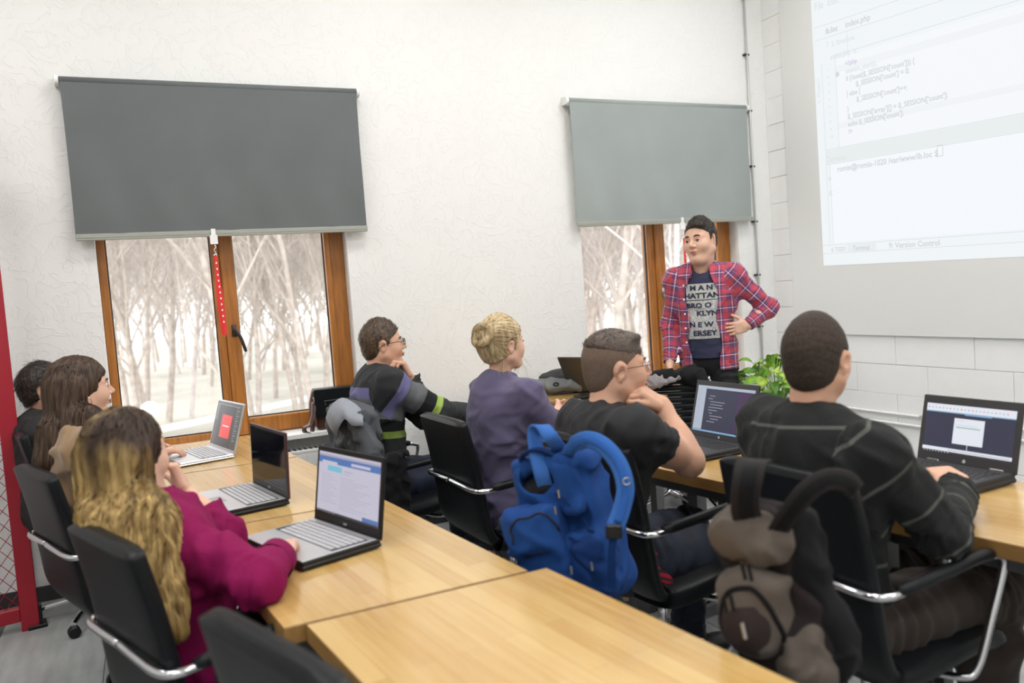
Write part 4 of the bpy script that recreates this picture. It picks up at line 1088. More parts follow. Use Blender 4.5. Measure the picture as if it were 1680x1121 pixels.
def torso(f, J, inf=.0, b=1.0, depth=1.0, k=.05, belly=1.0, hips=1.0, chest=True):
    T = torso_frame(J); p, n = J['pel'], J['neck']; H = np.linalg.norm(n-p)
    at = lambda t, x=0: p+(n-p)*t+T[0]*x
    f.ell(at(.04, .0), ((.104*depth*hips)+inf*.8, (.160*b*hips)+inf, .120+inf), T, k=.001)
    f.ell(at(.30, .012*belly), ((.100*depth*belly)+inf*.8, (.140*b)+inf, .17+inf), T, k=k)
    f.ell(at(.62, .0), ((.108*depth)+inf*.8, (.156*b)+inf, .19+inf), T, k=k)
    f.ell(at(.80, -.01), ((.098*depth)+inf, (.150*b)+inf, .11+inf), T, k=k)
    for s in ('L', 'R'):
        f.cone(J['sh'+s], n-T[2]*.045-T[0]*.012, .050*b+inf, .056+inf, k=.045)
        f.cone(at(.55, .0)+T[1]*(.10 if s == 'L' else -.10)*b, J['sh'+s], .07*b+inf, .052*b+inf, k=.05)
        if chest: pass
    return T

def arm(f, J, s, inf=0.0, b=1.0, end=1.0, capw=True, k=.02, fold=True, r=(.052, .043, .040, .028)):
    sh, el, wr = J['sh'+s], J['el'+s], J['wr'+s]
    fo1 = [(.95, .22, .0035, .026), (.15, .2, .003, .04)] if fold else None; fo2 = [(.08, .2, .0035, .024), (.85, .18, .003, .022)] if fold else None
    f.cone(sh, el, r[0]*b+inf, r[1]*b+inf, k=k, fold=fo1)
    w2 = el+(wr-el)*end
    f.cone(el, w2, r[1]*b*.98+inf, (r[1]+(r[3]-r[1])*end)*b+inf, k=k, cap=False, fold=fo2)

def cut_end(f, p, d, rad):
    """flat cut of a sleeve or trouser end: removes what lies beyond p along d within rad"""
    d = nrm(d); f.cone(p, p+d*(rad*1.2), rad, rad, k=.003, op='sub', cap=True)

def legs(f, J, inf=0.0, b=1.0, k=.03, r=(.088, .062, .056, .042), hips=1.0, fold=True, end=1.0):
    T = torso_frame(J)
    for s in 'LR':
        h, kn, an = J['hip'+s], J['kn'+s], J['an'+s]
        f.cone(h, kn, r[0]*b+inf, r[1]*b+inf, k=k, fold=[(.95, .2, .004, .03), (.1, .25, .005, .045)] if fold else None)
        f.cone(kn, kn+(an-kn)*end, r[1]*b*.95+inf, r[3]*b+inf, k=k, fold=[(.05, .2, .004, .03), (.95, .2, .004, .03)] if fold else None)
        m = kn+(an-kn)*.3+nrm(np.cross(np.cross(an-kn, kn-h), an-kn))*-.015
        f.ell(m, (.05*b+inf*.6,)*2+(.10,), basis(np.cross(an-kn, (0.1, 1, 0)), an-kn), k=.04)

def shoe(root, an, d, m, sole, name='shoe', L=.27):
    d = nrm(V(d[0], d[1], 0)); sd = np.cross((0, 0, 1), d); z0 = 0.0; a = V(an[0], an[1], 0)
    lo, hi = between([a-d*.1, a+d*.22], .07); lo[2] = 0; hi[2] = .16; f = Fld(lo, hi, .005); R = np.array([d, sd, V(0, 0, 1)])
    f.ell(a+d*.10+V(0, 0, .035), (.125, .047, .035), R, k=.01).ell(a-d*.015+V(0, 0, .055), (.06, .04, .055), R, k=.03).cone(a+V(0, 0, .06)+d*.0, a+V(0, 0, .11), .040, .042, k=.02).plane((0, 0, .018), (0, 0, -1))
    cut_end(f, a+V(0, 0, .105), (0, 0, 1), .06)
    o = fobj(name, f, m, root)
    mb = MB(); secs = []
    mb.sweep([(a+d*.062+V(0, 0, z), d*.135, sd*.048) for z in (0.001, .004, .016, .02)], 26, 2.6); build('sole', mb, sole, o, world=True, ang=50)
    mb = MB()
    for q in range(4): mb.tube(spline([a+d*(.07+q*.02)+sd*.02+V(0, 0, .072-q*.007), a+d*(.075+q*.02)+V(0, 0, .078-q*.007), a+d*(.08+q*.02)-sd*.02+V(0, 0, .072-q*.007)], 3), .0025, 5)
    build('laces', mb, M['darkgrey'], o, world=True)
    return o

def seated(x, y, yaw, neck, shw=.185, kneez=.50, pelz=.545, thigh=.44, lean=0, legyaw=(6, -6), shin=(.0, .0), feet=None):
    F = yawv(yaw); Lf = np.cross((0, 0, 1), F); J = {'pel': V(x, y, pelz), 'neck': V(*neck)}
    J['hipL'] = J['pel']+Lf*.085+F*.02-V(0, 0, .02); J['hipR'] = J['pel']-Lf*.085+F*.02-V(0, 0, .02)
    for i, s in enumerate('LR'):
        d = yawv(yaw+legyaw[i]); J['kn'+s] = J['hip'+s]+d*thigh+V(0, 0, kneez-J['hip'+s][2]); J['an'+s] = V(*(J['kn'+s][:2]+d[:2]*(.02+shin[i])), .10)
    J['F'] = F; J['Lf'] = Lf
    return J

def body_mesh(root, J, hf, m, armf=[], inf=-.012, b=.95):
    pts = [J[k] for k in ('pel', 'neck', 'knL', 'knR', 'anL', 'anR', 'hipL', 'hipR', 'shL', 'shR')]
    lo, hi = between(pts, .16); f = Fld(lo, hi, .010); torso(f, J, inf-.012, b); legs(f, J, inf-.012, b, fold=False)
    f.cone(J['neck']-V(0, 0, .1), J['neck']-V(0, 0, .02), .05, .045, k=.03)
    for s in 'LR':
        d = nrm(J['kn'+s]-J['hip'+s]); d = nrm(V(d[0], d[1], 0)); f.cone(J['an'+s]-V(0, 0, .02), J['an'+s]+d*.11-V(0, 0, .06), .032, .02, k=.02)
    return fobj('body', [f, hf]+armf, m, root)

def bare_arm(J, sd, hd, pn, side, b=1.0, vx=.0034, full=True, **k):
    sh, el, wr = J['sh'+sd], J['el'+sd], J['wr'+sd]
    pts = ([sh] if full else [])+[el, wr, wr+nrm(hd)*.19]; lo, hi = between(pts, .06); f = Fld(lo, hi, vx)
    if full:
        f.cone(sh, el, .046*b, .040*b, k=.02); f.ell(sh+(el-sh)*.5, (.052*b, .048*b, .10), basis(np.cross(el-sh, (.1, .9, .2)), el-sh), k=.03)
    f.cone(el, wr, .040*b, .027*b, k=.025); f.ell(el+(wr-el)*.28, (.044*b, .040*b, .085), basis(np.cross(wr-el, (.1, .9, .2)), wr-el), k=.03)
    f.ell(el, (.04*b,)*3, None, k=.02)
    hand(f, wr, hd, pn, -1 if sd == 'R' else 1, **k); return f

def garment(root, J, name, m, inf=.014, b=1.0, sleeves=('L', 'R'), send=1.0, hem=.0, nr=.060, hr=.0, depth=1.0, belly=1.0, vx=.0058, wr=.004, seed=1, hips=1.0, short=None, hc=None, wl=.07, k=.05, ribs=None, neckcut=.0, attrs=True, extra=None, hempt=None, fold=True, ar=(.052, .043, .040, .028)):
    pts = [J[q] for q in ('pel', 'neck', 'shL', 'shR')]+[J['el'+s] for s in sleeves]+[J['wr'+s] for s in sleeves if not short]
    lo, hi = between(pts, .17); f = Fld(lo, hi, vx); T = torso(f, J, inf, b, depth, belly=belly, hips=hips, k=k)
    for s in sleeves:
        if short:
            e = J['sh'+s]+(J['el'+s]-J['sh'+s])*short; f.cone(J['sh'+s], e, .060*b+inf*.6, .056*b+inf*.7, k=.03, fold=[(.9, .5, .003, .04)])
            cut_end(f, e-nrm(e-J['sh'+s])*.0, e-J['sh'+s], .085)
        else:
            se = send[s] if isinstance(send, dict) else send
            arm(f, J, s, inf, b, se, fold=fold, r=ar); d = J['wr'+s]-J['el'+s]; cut_end(f, J['el'+s]+d*se, d, .06)
    if extra: extra(f, T)
    f.wrinkle(wr, wl, seed)
    # collar opening
    n = J['neck']; hd = nrm((hc if hc is not None else n+V(0, 0, .1))-n)
    f.cone(n-hd*(.035+neckcut)+T[0]*.012, n+hd*.2+T[0]*.02, nr, nr*1.1, k=.006, op='sub', cap=True)
    # hem
    h = J['pel']+T[2]*hem if hempt is None else hempt
    f.plane(h, -T[2] if hempt is None else (0, 0, -1), k=.004)
    segs = [(J['pel'], n, .12)]+[(J['sh'+s], J['el'+s], .05) for s in 'LR']+[(J['el'+s], J['wr'+s], .04) for s in 'LR' if True]
    H = np.linalg.norm(n-J['pel'])
    def at(Pt):
        bi, bt, _ = seg_attr(Pt, segs); u = np.zeros(len(Pt)); v = np.zeros(len(Pt)); rel = Pt-J['pel']
        m0 = bi == 0; v[:] = rel @ T[2]; u[:] = rel @ T[1]
        front = (rel @ T[0]); u = np.where(m0, u+np.sign(u+1e-6)*np.maximum(0, .06-front)*.0, u)
        for i, s in enumerate('LR'):
            la = np.linalg.norm(J['el'+s]-J['sh'+s]); lb = np.linalg.norm(J['wr'+s]-J['el'+s]); vs = (J['sh'+s]-J['pel']) @ T[2]
            for seg, base, ln in ((1+i, 0, la), (3+i, la, lb)):
                mm = bi == seg
                if not mm.any(): continue
                a, bb = segs[seg][0], segs[seg][1]; ax = nrm(bb-a); s1 = nrm(np.cross(ax, T[0])); s2 = np.cross(ax, s1); q = Pt[mm]-a
                v[mm] = vs-(base+q @ ax); u[mm] = np.arctan2(q @ s2, q @ s1)*.055
        return {'uvw': ('FLOAT_VECTOR', np.stack([u, v, np.zeros(len(u))], 1))}
    o = fobj(name, f, m, root, attrs_fn=at if attrs else None)
    return o, f, T

def collar_ring(root, J, hc, m, r=.058, th=.009, parent=None, dz=.012, name='collar', T=None, tilt=.0):
    n = J['neck']; hd = nrm(hc-n); a = nrm(np.cross(hd, (0.2, 1, 0))); b = np.cross(hd, a); fw = T[0] if T is not None else V(1, 0, 0)
    pts = [n-hd*.004+hd*dz+fw*.012+(a*math.cos(q)+b*math.sin(q))*r-hd*tilt*(((a*math.cos(q)+b*math.sin(q)) @ fw)) for q in np.linspace(0, 2*math.pi, 25)]
    mb = MB(); mb.tube(pts, th, 8); return build(name, mb, m, parent or root, smooth=True, world=True)

def trousers(root, J, m, name='trousers', inf=.012, b=1.0, vx=.0075, wr=.006, seed=3, top=.09, end=1.0, r=(.088, .062, .056, .046), hips=1.0, extra=None, fw=.05):
    pts = [J[q] for q in ('pel', 'hipL', 'hipR', 'knL', 'knR')]+[J['knL']+(J['anL']-J['knL'])*end, J['knR']+(J['anR']-J['knR'])*end]; lo, hi = between(pts, .15); f = Fld(lo, hi, vx); T = torso_frame(J)
    f.ell(J['pel']+T[2]*.0, (.100+inf*.5, .155*hips*b+inf*.5, .13), T, k=.001); f.ell((J['hipL']+J['hipR'])/2+V(0, 0, -.01)+T[0]*fw, (.11 if fw > .02 else .095, .15*hips, .085), T, k=.04)
    legs(f, J, inf, b, r=r, end=end)
    if extra: extra(f)
    f.wrinkle(wr, .09, seed)
    for s in 'LR':
        d = J['an'+s]-J['kn'+s]; cut_end(f, J['kn'+s]+d*end, d, .075)
    f.plane(J['pel']+T[2]*top, T[2])
    return fobj(name, f, m, root)

def person(label, x, y): return thing('person', label, 'person', (x, y, 0))
HAIR = {'dark': hair_mat('dark brown hair', (.012, .008, .006), (.035, .022, .015)), 'brown': hair_mat('brown hair', (.035, .02, .012), (.11, .07, .04)), 'buzz': hair_mat('cropped brown hair', (.045, .03, .022), (.09, .062, .044)),
        'brunette': hair_mat('long brown hair', (.032, .018, .011), (.13, .078, .048), (60, 60, 2.5)), 'blond': hair_mat('blonde hair', (.36, .26, .13), (.72, .58, .36), (40, 40, 3)), 'ombre': hair_mat('dyed golden hair', (.16, .085, .02), (.50, .32, .10), (40, 40, 3))}
TIPS = {}
# ---- 1 standing man in plaid shirt
def teacher():
    px, py = 3.27, 4.10; root = person('standing man in open red plaid shirt over navy lettered tee, hand on hip', px, py)
    B = yawv(222); Lf = np.cross((0, 0, 1), B); s = 1.16
    J = {'pel': V(px, py, .98), 'neck': V(px, py, 1.52)+B*.01}
    J['shL'] = J['neck']+Lf*.178-V(0, 0, .075); J['shR'] = J['neck']-Lf*.172-V(0, 0, .080)
    J['elL'] = J['neck']+Lf*.375-B*.10-V(0, 0, .29); J['wrL'] = J['pel']+Lf*.255+B*.02+V(0, 0, .150)
    J['elR'] = J['neck']-Lf*.235-B*.02-V(0, 0, .37); J['wrR'] = J['neck']-Lf*.225+B*.10-V(0, 0, .60)
    for sg, q in ((1, 'L'), (-1, 'R')):
        J['hip'+q] = J['pel']+Lf*.09*sg-V(0, 0, .05); J['kn'+q] = J['pel']+Lf*.12*sg+B*.02-V(0, 0, .47); J['an'+q] = V(px, py, .10)+Lf*.15*sg
    H = yawv(228+22); H = nrm(H*1+V(0, 0, -.10)); H = nrm(yawv(203)+V(0, 0, -.06))
    R = basis(H); R[1] = nrm(R[1]+V(0, 0, .06)); R[2] = np.cross(R[0], R[1])
    hc = J['neck']+V(0, 0, .162)+B*.035
    hf, L = head_field(hc, R, s, J['neck'], vx=.0036, fat=.006)
    aL = bare_arm(J, 'L', nrm(-Lf*.72+B*.62-V(0, 0, .10)), -Lf*.5-B*.6, 1, full=False, curl=(.30, .45, .3), spread=.08, thumb=(.6, .5, .2), s=.98)
    aR = bare_arm(J, 'R', V(0, 0, -1)+B*.12, Lf, -1, full=False, curl=(.25, .4, .3), s=1.05)
    body_mesh(root, J, hf, M['skin2'], [aL, aR])
    face_bits(L, R, s, root, HAIR['dark'], openm=True)
    short_hair(L, R, hc, s, th=.005, top=.008, col=HAIR['dark'], root=root, line=(.060, .040), quiff=((.052, .020, .084), (.040, .044, .024)), flow=(-.2, 1, .0), strands=1500, slen=.016, seed=3, smat=HAIR['dark'])
    # navy T shirt
    navy = mat('navy jersey', (.020, .024, .060), .8, bump=.2, bscale=300)
    def low(f, T): f.cone(J['pel']+V(0, 0, .12), J['pel']-V(0, 0, .10), .146, .162, k=.03, flat=(B, 1.22))
    tee, tf, T = garment(root, J, 'tee_shirt', navy, inf=.006, hem=-.06, nr=.072, short=.22, hc=hc, wr=.0045, seed=5, neckcut=.015, hempt=J['pel']-V(0, 0, .040), extra=low, belly=1.12, depth=1.02)
    collar_ring(root, J, hc, navy, r=.074, th=.006, parent=tee, dz=-.018, T=T, tilt=.18)
    # printed block and letters laid on the chest
    p_, q_ = tf.poly(); me = None
    from mathutils.bvhtree import BVHTree
    bv = BVHTree.FromPolygons([tuple(v) for v in p_], [tuple(int(i) for i in f) for f in q_])
    def on_chest(u, v, o):
        st = J['pel']+T[1]*u+V(0, 0, v)+T[0]*.5; h = bv.ray_cast(Vector(st), Vector(-T[0]))
        return np.array(h[0])+T[0]*o if h[0] is not None else J['pel']+T[1]*u+V(0, 0, v)+T[0]*.14
    pm = mat('grey speckled print', (.42, .42, .41), .8, var=.5, vscale=140)
    pm2 = mat('pale grey print', (.50, .51, .48), .8, var=.15, vscale=90)
    for (v0, v1, m_) in ((.335, .435, pm2), (.09, .330, pm)):
        mb = MB(); nx, nz = 22, 24; g = [[on_chest(-.098+.196*i/nx, v0+(v1-v0)*j/nz, .0035) for i in range(nx+1)] for j in range(nz+1)]
        mb.rings([[tuple(q) for q in r_] for r_ in g], closed=False, cap=False); build('printed_panel', mb, m_, tee, smooth=True, world=True)
    for txt, u, v, sz in (('M A N', 0, .395, .040), ('HATTAN', .0, .345, .043), ('BRO O', -.02, .285, .040), ('KLYN', .03, .235, .040), ('N E W', -.01, .165, .040), ('ERSEY', .01, .110, .042)):
        vv, ff = text_mesh(txt, sz*1.06, 'CENTER', bold=.0018); mb = MB(); mb.add([on_chest((q[0]*1.22+u), q[1]+v, .006) for q in vv], ff); build('printed_letters', mb, navy, tee, world=True)
    # open plaid shirt
    pl = plaid_mat('red and navy plaid flannel')
    def opening(f, T):
        f.cone(J['pel']+V(0, 0, .10), J['pel']-V(0, 0, .10), .165, .185, k=.03, flat=(B, 1.3))
    f_ = [None]
    def ex(f, T):
        opening(f, T)
    J2 = dict(J)
    pts = [J[q] for q in ('pel', 'neck', 'shL', 'shR', 'elL', 'elR', 'wrL', 'wrR')]; lo, hi = between(pts, .2); f = Fld(lo, hi, .005); torso(f, J, .024, 1.0, 1.02, belly=1.12); opening(f, T)
    for q in 'LR': arm(f, J, q, .012, 1.0, .97, k=.045); d = J['wr'+q]-J['el'+q]; cut_end(f, J['el'+q]+d*.97, d, .06)
    f.wrinkle(.007, .085, 9)
    X = [(np.arange(f.n[q])*f.vx+f.lo[q]-J['pel'][q]).reshape([-1 if z == q else 1 for z in range(3)]) for q in range(3)]
    lx, ly, lz = [X[0]*T[i][0]+X[1]*T[i][1]+X[2]*T[i][2] for i in range(3)]
    cen = -.004+.02*np.clip(.45-lz, 0, 1); hw = .094-.035*np.clip((lz-.40)/.15, 0, 1)+.01*np.sin(lz*22)
    wedge = np.maximum(np.abs(ly-cen)-hw, -lx+.01)          # <0 inside the opening
    f.a = np.maximum(f.a, -wedge.astype(np.float32)*.9)
    hd = nrm(hc-J['neck']); f.cone(J['neck']-hd*.04+B*.02, J['neck']+hd*.2+B*.02, .066, .075, k=.006, op='sub', cap=True)
    f.plane(J['pel']-V(0, 0, .115), (0, 0, -1))
    segs = [(J['pel'], J['neck'], .12)]+[(J['sh'+q], J['el'+q], .05) for q in 'LR']+[(J['el'+q], J['wr'+q], .04) for q in 'LR']
    def at(Pt):
        bi, bt, _ = seg_attr(Pt, segs); rel = Pt-J['pel']; u = rel @ T[1]; v = rel @ T[2]; fr = rel @ T[0]; u = u+np.sign(u)*np.clip(.05-fr, 0, .2)*.9
        for i, q in enumerate('LR'):
            la = np.linalg.norm(J['el'+q]-J['sh'+q])
            for sg, base in ((1+i, 0), (3+i, la)):
                mm = bi == sg; a, b_ = segs[sg][0], segs[sg][1]; ax = nrm(b_-a); s1 = nrm(np.cross(ax, T[0])); s2 = np.cross(ax, s1); z = Pt[mm]-a
                v[mm] = -(base+z @ ax); u[mm] = np.arctan2(z @ s2, z @ s1)*.052
        return {'uvw': ('FLOAT_VECTOR', np.stack([u, v, u*0], 1))}
    sh = fobj('plaid_shirt', f, pl, root, attrs_fn=at)
    for sg in (1, -1):   # collar leaves
        n = J['neck']; pts = [n-B*.055+V(0, 0, .03), n-B*.02+Lf*sg*.062+V(0, 0, .028), n+B*.045+Lf*sg*.062-V(0, 0, .0), n+B*.092+Lf*sg*.052-V(0, 0, .045)]
        sp = spline(pts, 6); mb = MB(); rings = []
        for i, p in enumerate(sp):
            out = nrm(Lf*sg+B*(.5*i/len(sp)-.4)); wd = .028+.022*i/len(sp); rings.append([p+V(0, 0, .012), p+out*.008+V(0, 0, .014), p+out*(.022)-V(0, 0, wd), p+out*.018-V(0, 0, wd)])
        mb.rings(rings); c_ = build('collar', mb, pl, sh, world=True, smooth=True)
        at_ = c_.data.attributes.new('uvw', 'FLOAT_VECTOR', 'POINT')
        for i_, v_ in enumerate(c_.data.vertices): at_.data[i_].vector = (v_.co.x*1.0, v_.co.z, 0)
    mb = MB()
    for v in (.43, .34, .25, .16, .07): mb.ball(on_chest(-.108+.00*v, v, .03), .006, 8, 6)
    b_ = build('button', mb, M['white'], sh, world=True); b_['kind'] = 'stuff'
    trousers(root, J, mat('black trousers', (.010, .010, .012), .8, bump=.2, bscale=200), inf=.004, top=-.03, hips=.96, end=.99, wr=.004, fw=.0)
    for q in 'LR': shoe(root, J['an'+q], B, M['black'], M['darkgrey'])
teacher()

# ---- 2 man in striped sweater and glasses
def striped():
    px, py = 1.03, 4.00; root = person('man with glasses and hand on chin in a grey sweater with lavender and lime stripes', px, py)
    J = seated(px, py, -4, (1.085, 4.03, 1.085), legyaw=(10, -2)); F = yawv(-6); Lf = np.cross((0, 0, 1), F)
    n = J['neck']; J['shL'] = n+Lf*.195-V(0, 0, .055)+F*.02; J['shR'] = n-Lf*.20-V(0, 0, .06)+F*.03
    J['elR'] = V(1.33, 3.83, .865); J['wrR'] = V(1.60, 3.86, .80); J['elL'] = dep(694, 680, 4.14); J['wrL'] = dep(672, 620, 4.06)
    R = basis(yawv(-10)+V(0, 0, .03)); hc = n+V(0, 0, .135)+F*.035; s = 1.03
    hf, L = head_field(hc, R, s, n, fat=.003)
    aL = bare_arm(J, 'L', nrm(dep(650, 580, 4.03)-J['wrL']), nrm(V(-.9, -.1, -.6)), -1, full=False, curl=(.9, 1.1, .6), spread=.05, thumb=(.5, .6, .4))
    aR = bare_arm(J, 'R', V(1, .2, 0), V(0, 0, -1), 1, full=False)
    body_mesh(root, J, hf, M['skin'], [aL, aR]); face_bits(L, R, s, root, HAIR['brown'])
    short_hair(L, R, hc, s, th=.006, top=.010, col=HAIR['brown'], root=root, flow=(.6, .1, .4), strands=2600, slen=.016, seed=11, line=(.066, .030), nape=-.068)
    st = [(0, (.032, .034, .036)), (.335, (.30, .42, .09)), (.392, (.013, .014, .015)), (.50, (.115, .118, .125)), (.66, (.135, .13, .26)), (.745, (.028, .028, .030))]
    sw, f, T = garment(root, J, 'sweater', ramp_mat('striped knit', [(p, c) for p, c in st], period=.62), inf=.022, b=1.06, hem=-.10, nr=.060, hc=hc, seed=21, belly=1.12, wr=.006)
    # the sleeve below the lime band is plain dark grey: keep ramp, colour comes with height
    collar_ring(root, J, hc, mat('black rib knit', (.014, .014, .015), .9), r=.062, th=.010, parent=sw, T=T, dz=.010)
    gl = MB(); bl = M['black']
    for y in (-1, 1):
        c = L(.108, y*.031, .006); gl.tube([c+(R[1]*math.cos(q)*.024+R[2]*math.sin(q)*.017)*s for q in np.linspace(0, 2*math.pi, 17)], .0016, 6)
        gl.tube(spline([L(.104, y*.055, .010), L(.06, y*.078, .010), L(.0, y*.088, .004), L(-.025, y*.086, -.012)], 4), .0017, 6)
    gl.tube([L(.108, -.008, .008), L(.111, 0, .011), L(.108, .008, .008)], .0016, 6)
    g_ = build('glasses', gl, bl, root, smooth=True, world=True); g_['label'] = 'thin black framed glasses'
    mb = MB()
    for y in (-1, 1): mb.lathe([(.0001, 0), (.020, 0), (.020, .001)], L(.1085, y*.031, .006), R[0], 14)
    build('lens', mb, M['glass'], g_, world=True)
    trousers(root, J, mat('dark blue jeans', (.012, .018, .040), .8, bump=.3, bscale=120, var=.3, vscale=12), inf=.014)
    for q in 'LR': shoe(root, J['an'+q], J['F'], M['black'], M['darkgrey'])
striped()

def long_strands(parent, root, f, starts, n, steps, ds, m, seed, radial=.002, attract=V(0, 0, -1), rad=.0013, off=.001, splay=.09):
    r = np.random.RandomState(seed); P_ = starts[r.randint(0, len(starts), n)]+r.normal(size=(n, 3))*.002; D = np.tile(attract, (n, 1)).astype(float); path = [P_]
    ph = r.rand(n, 1)*6.28; lat = r.normal(size=(n, 3))*splay; ofs = off+r.rand(n)*radial; live = np.ones(n, bool); lo = f.lo+f.vx*4; hi = f.lo+(f.n-5)*f.vx
    for k in range(steps):
        N = f.grad(P_); d = D+lat*.15*np.sin(ph+k*.35); d = d-N*(d*N).sum(1, keepdims=True); d /= (np.linalg.norm(d, axis=1, keepdims=True)+1e-6)
        Q = P_+d*ds; dist = f.sample(Q); Q = Q-N*np.clip(dist-ofs, -.01, .006)[:, None]
        live &= (dist < .02) & (d[:, 2] < .2) & (Q > lo).all(1) & (Q < hi).all(1)
        P_ = np.where(live[:, None], Q, P_+V(0, 0, -.0004)); path.append(P_)
    return strand_mesh(np.stack(path, 1), rad, m, parent, root)

# ---- 3 woman with bun, purple sweater
def bun_woman():
    px, py = 1.29, 3.045; root = person('woman with blonde hair in a bun and a purple sweater, pale jeans', px, py)
    J = seated(px, py, 4, (1.335, 3.035, 1.085), legyaw=(12, -6), thigh=.42); F = yawv(2); Lf = np.cross((0, 0, 1), F); n = J['neck']
    J['shL'] = n+Lf*.165-V(0, 0, .065)+F*.01; J['shR'] = n-Lf*.17-V(0, 0, .06)+F*.03
    J['elR'] = V(1.50, 2.84, .835); J['wrR'] = V(1.61, 3.05, .885); J['elL'] = V(1.56, 3.30, .82); J['wrL'] = V(1.66, 3.16, .87)
    R = basis(yawv(9)+V(0, 0, .04)); hc = n+V(0, 0, .142)+F*.02; s = .93
    hf, L = head_field(hc, R, s, n, True)
    aL = bare_arm(J, 'L', V(.5, -.35, .35), V(-.1, -.8, -.3), -1, full=False, b=.88, curl=(.3, .3, .2), s=.92)
    aR = bare_arm(J, 'R', V(.5, .5, .4), V(.1, .8, -.3), 1, full=False, b=.88, curl=(.35, .4, .3), s=.92)
    body_mesh(root, J, hf, M['skin2'], [aL, aR], b=.88); face_bits(L, R, s, root, HAIR['blond'])
    h, f = short_hair(L, R, hc, s, th=.016, top=.016, col=HAIR['blond'], root=root, line=(.066, .022), side_x=.034, nape=-.085, strands=0, seed=31)
    # hair swept to the bun
    bc = L(-.098, -.022, .056)
    p, q = f.poly(); r = np.random.RandomState(3); k = 2600; P_ = p[r.randint(0, len(p), k)]; path = [P_]
    for st in range(14):
        N = f.grad(P_); d = bc[None, :]-P_; d /= (np.linalg.norm(d, axis=1, keepdims=True)+1e-6); d = d-N*(d*N).sum(1, keepdims=True)*.8; d /= (np.linalg.norm(d, axis=1, keepdims=True)+1e-6)
        d += r.normal(size=(k, 3))*.06; P_ = P_+d*.011; P_ = P_-N*np.clip(f.sample(P_)-.0015, -.01, .003)[:, None]; path.append(P_)
    strand_mesh(np.stack(path, 1), .0011, HAIR['blond'], h, root)
    bf = Fld(bc-.085, bc+.085, .0035); ax = nrm(R[0]*-1+R[2]*.25)
    a_, b_ = R[1], nrm(np.cross(ax, R[1]))
    bf.ell(bc, (.032, .042, .042), np.array([ax, a_, b_]), k=.001)
    for t0 in range(3):
        pts = []
        for q_ in np.linspace(0, 5.2, 14):
            rr = .036+.006*math.sin(q_*2+t0); w_ = q_+t0*2.1; pts.append(bc+ax*(.010+.012*math.sin(q_*1.5+t0*2))+(a_*math.cos(w_)+b_*math.sin(w_))*rr)
        for u, v in zip(pts[:-1], pts[1:]): bf.cone(u, v, .0145, .0145, k=.006)
    bf.wrinkle(.0015, .008, 4); bun = fobj('hair_bun', bf, HAIR['blond'], h)
    p, q = bf.poly(); N = bf.grad(p); k = 900; r_ = np.random.RandomState(8); ii = r_.randint(0, len(p), k); P_ = p[ii]; path = [P_]
    for st in range(8):
        N = bf.grad(P_); d = np.cross(N, ax)+r_.normal(size=(k, 3))*.12; d /= (np.linalg.norm(d, axis=1, keepdims=True)+1e-6); P_ = P_+d*.008; P_ = P_-N*np.clip(bf.sample(P_)-.001, -.01, .004)[:, None]; path.append(P_)
    strand_mesh(np.stack(path, 1), .0010, HAIR['blond'], bun, root, 'bun_strands')
    # loose wisps at the nape
    st = np.array([L(-.05+.03*i, (-.06+.12*((i*5) % 7)/6), -.06) for i in range(6)])
    r2 = np.random.RandomState(1); P_ = st[r2.randint(0, len(st), 90)]+r2.normal(size=(90, 3))*.008; path = [P_]; D = r2.normal(size=(90, 3))*.35+V(0, 0, -1)
    for k_ in range(7): D = D+r2.normal(size=(90, 3))*.15; P_ = P_+D*.009; path.append(P_)
    strand_mesh(np.stack(path, 1), .0008, HAIR['blond'], h, root, 'loose_wisps')
    pm = mat('purple knit', (.095, .080, .150), .9, bump=.35, bscale=260, sheen=.12, var=.06, vscale=5)
    sw, f2, T = garment(root, J, 'sweater', pm, inf=.018, b=.88, hem=-.07, nr=.055, hc=hc, seed=33, wr=.0055, hips=1.06, send=.93)
    collar_ring(root, J, hc, pm, r=.055, th=.008, parent=sw, T=T)
    trousers(root, J, mat('pale blue washed jeans', (.22, .27, .31), .85, bump=.3, bscale=110, var=.3, vscale=14), inf=.012, b=.95, hips=1.03, end=.86, wr=.008)
    for q in 'LR': shoe(root, J['an'+q], J['F'], mat('teal sneaker', (.02, .12, .16), .6), M['white'], L=.24)
bun_woman()

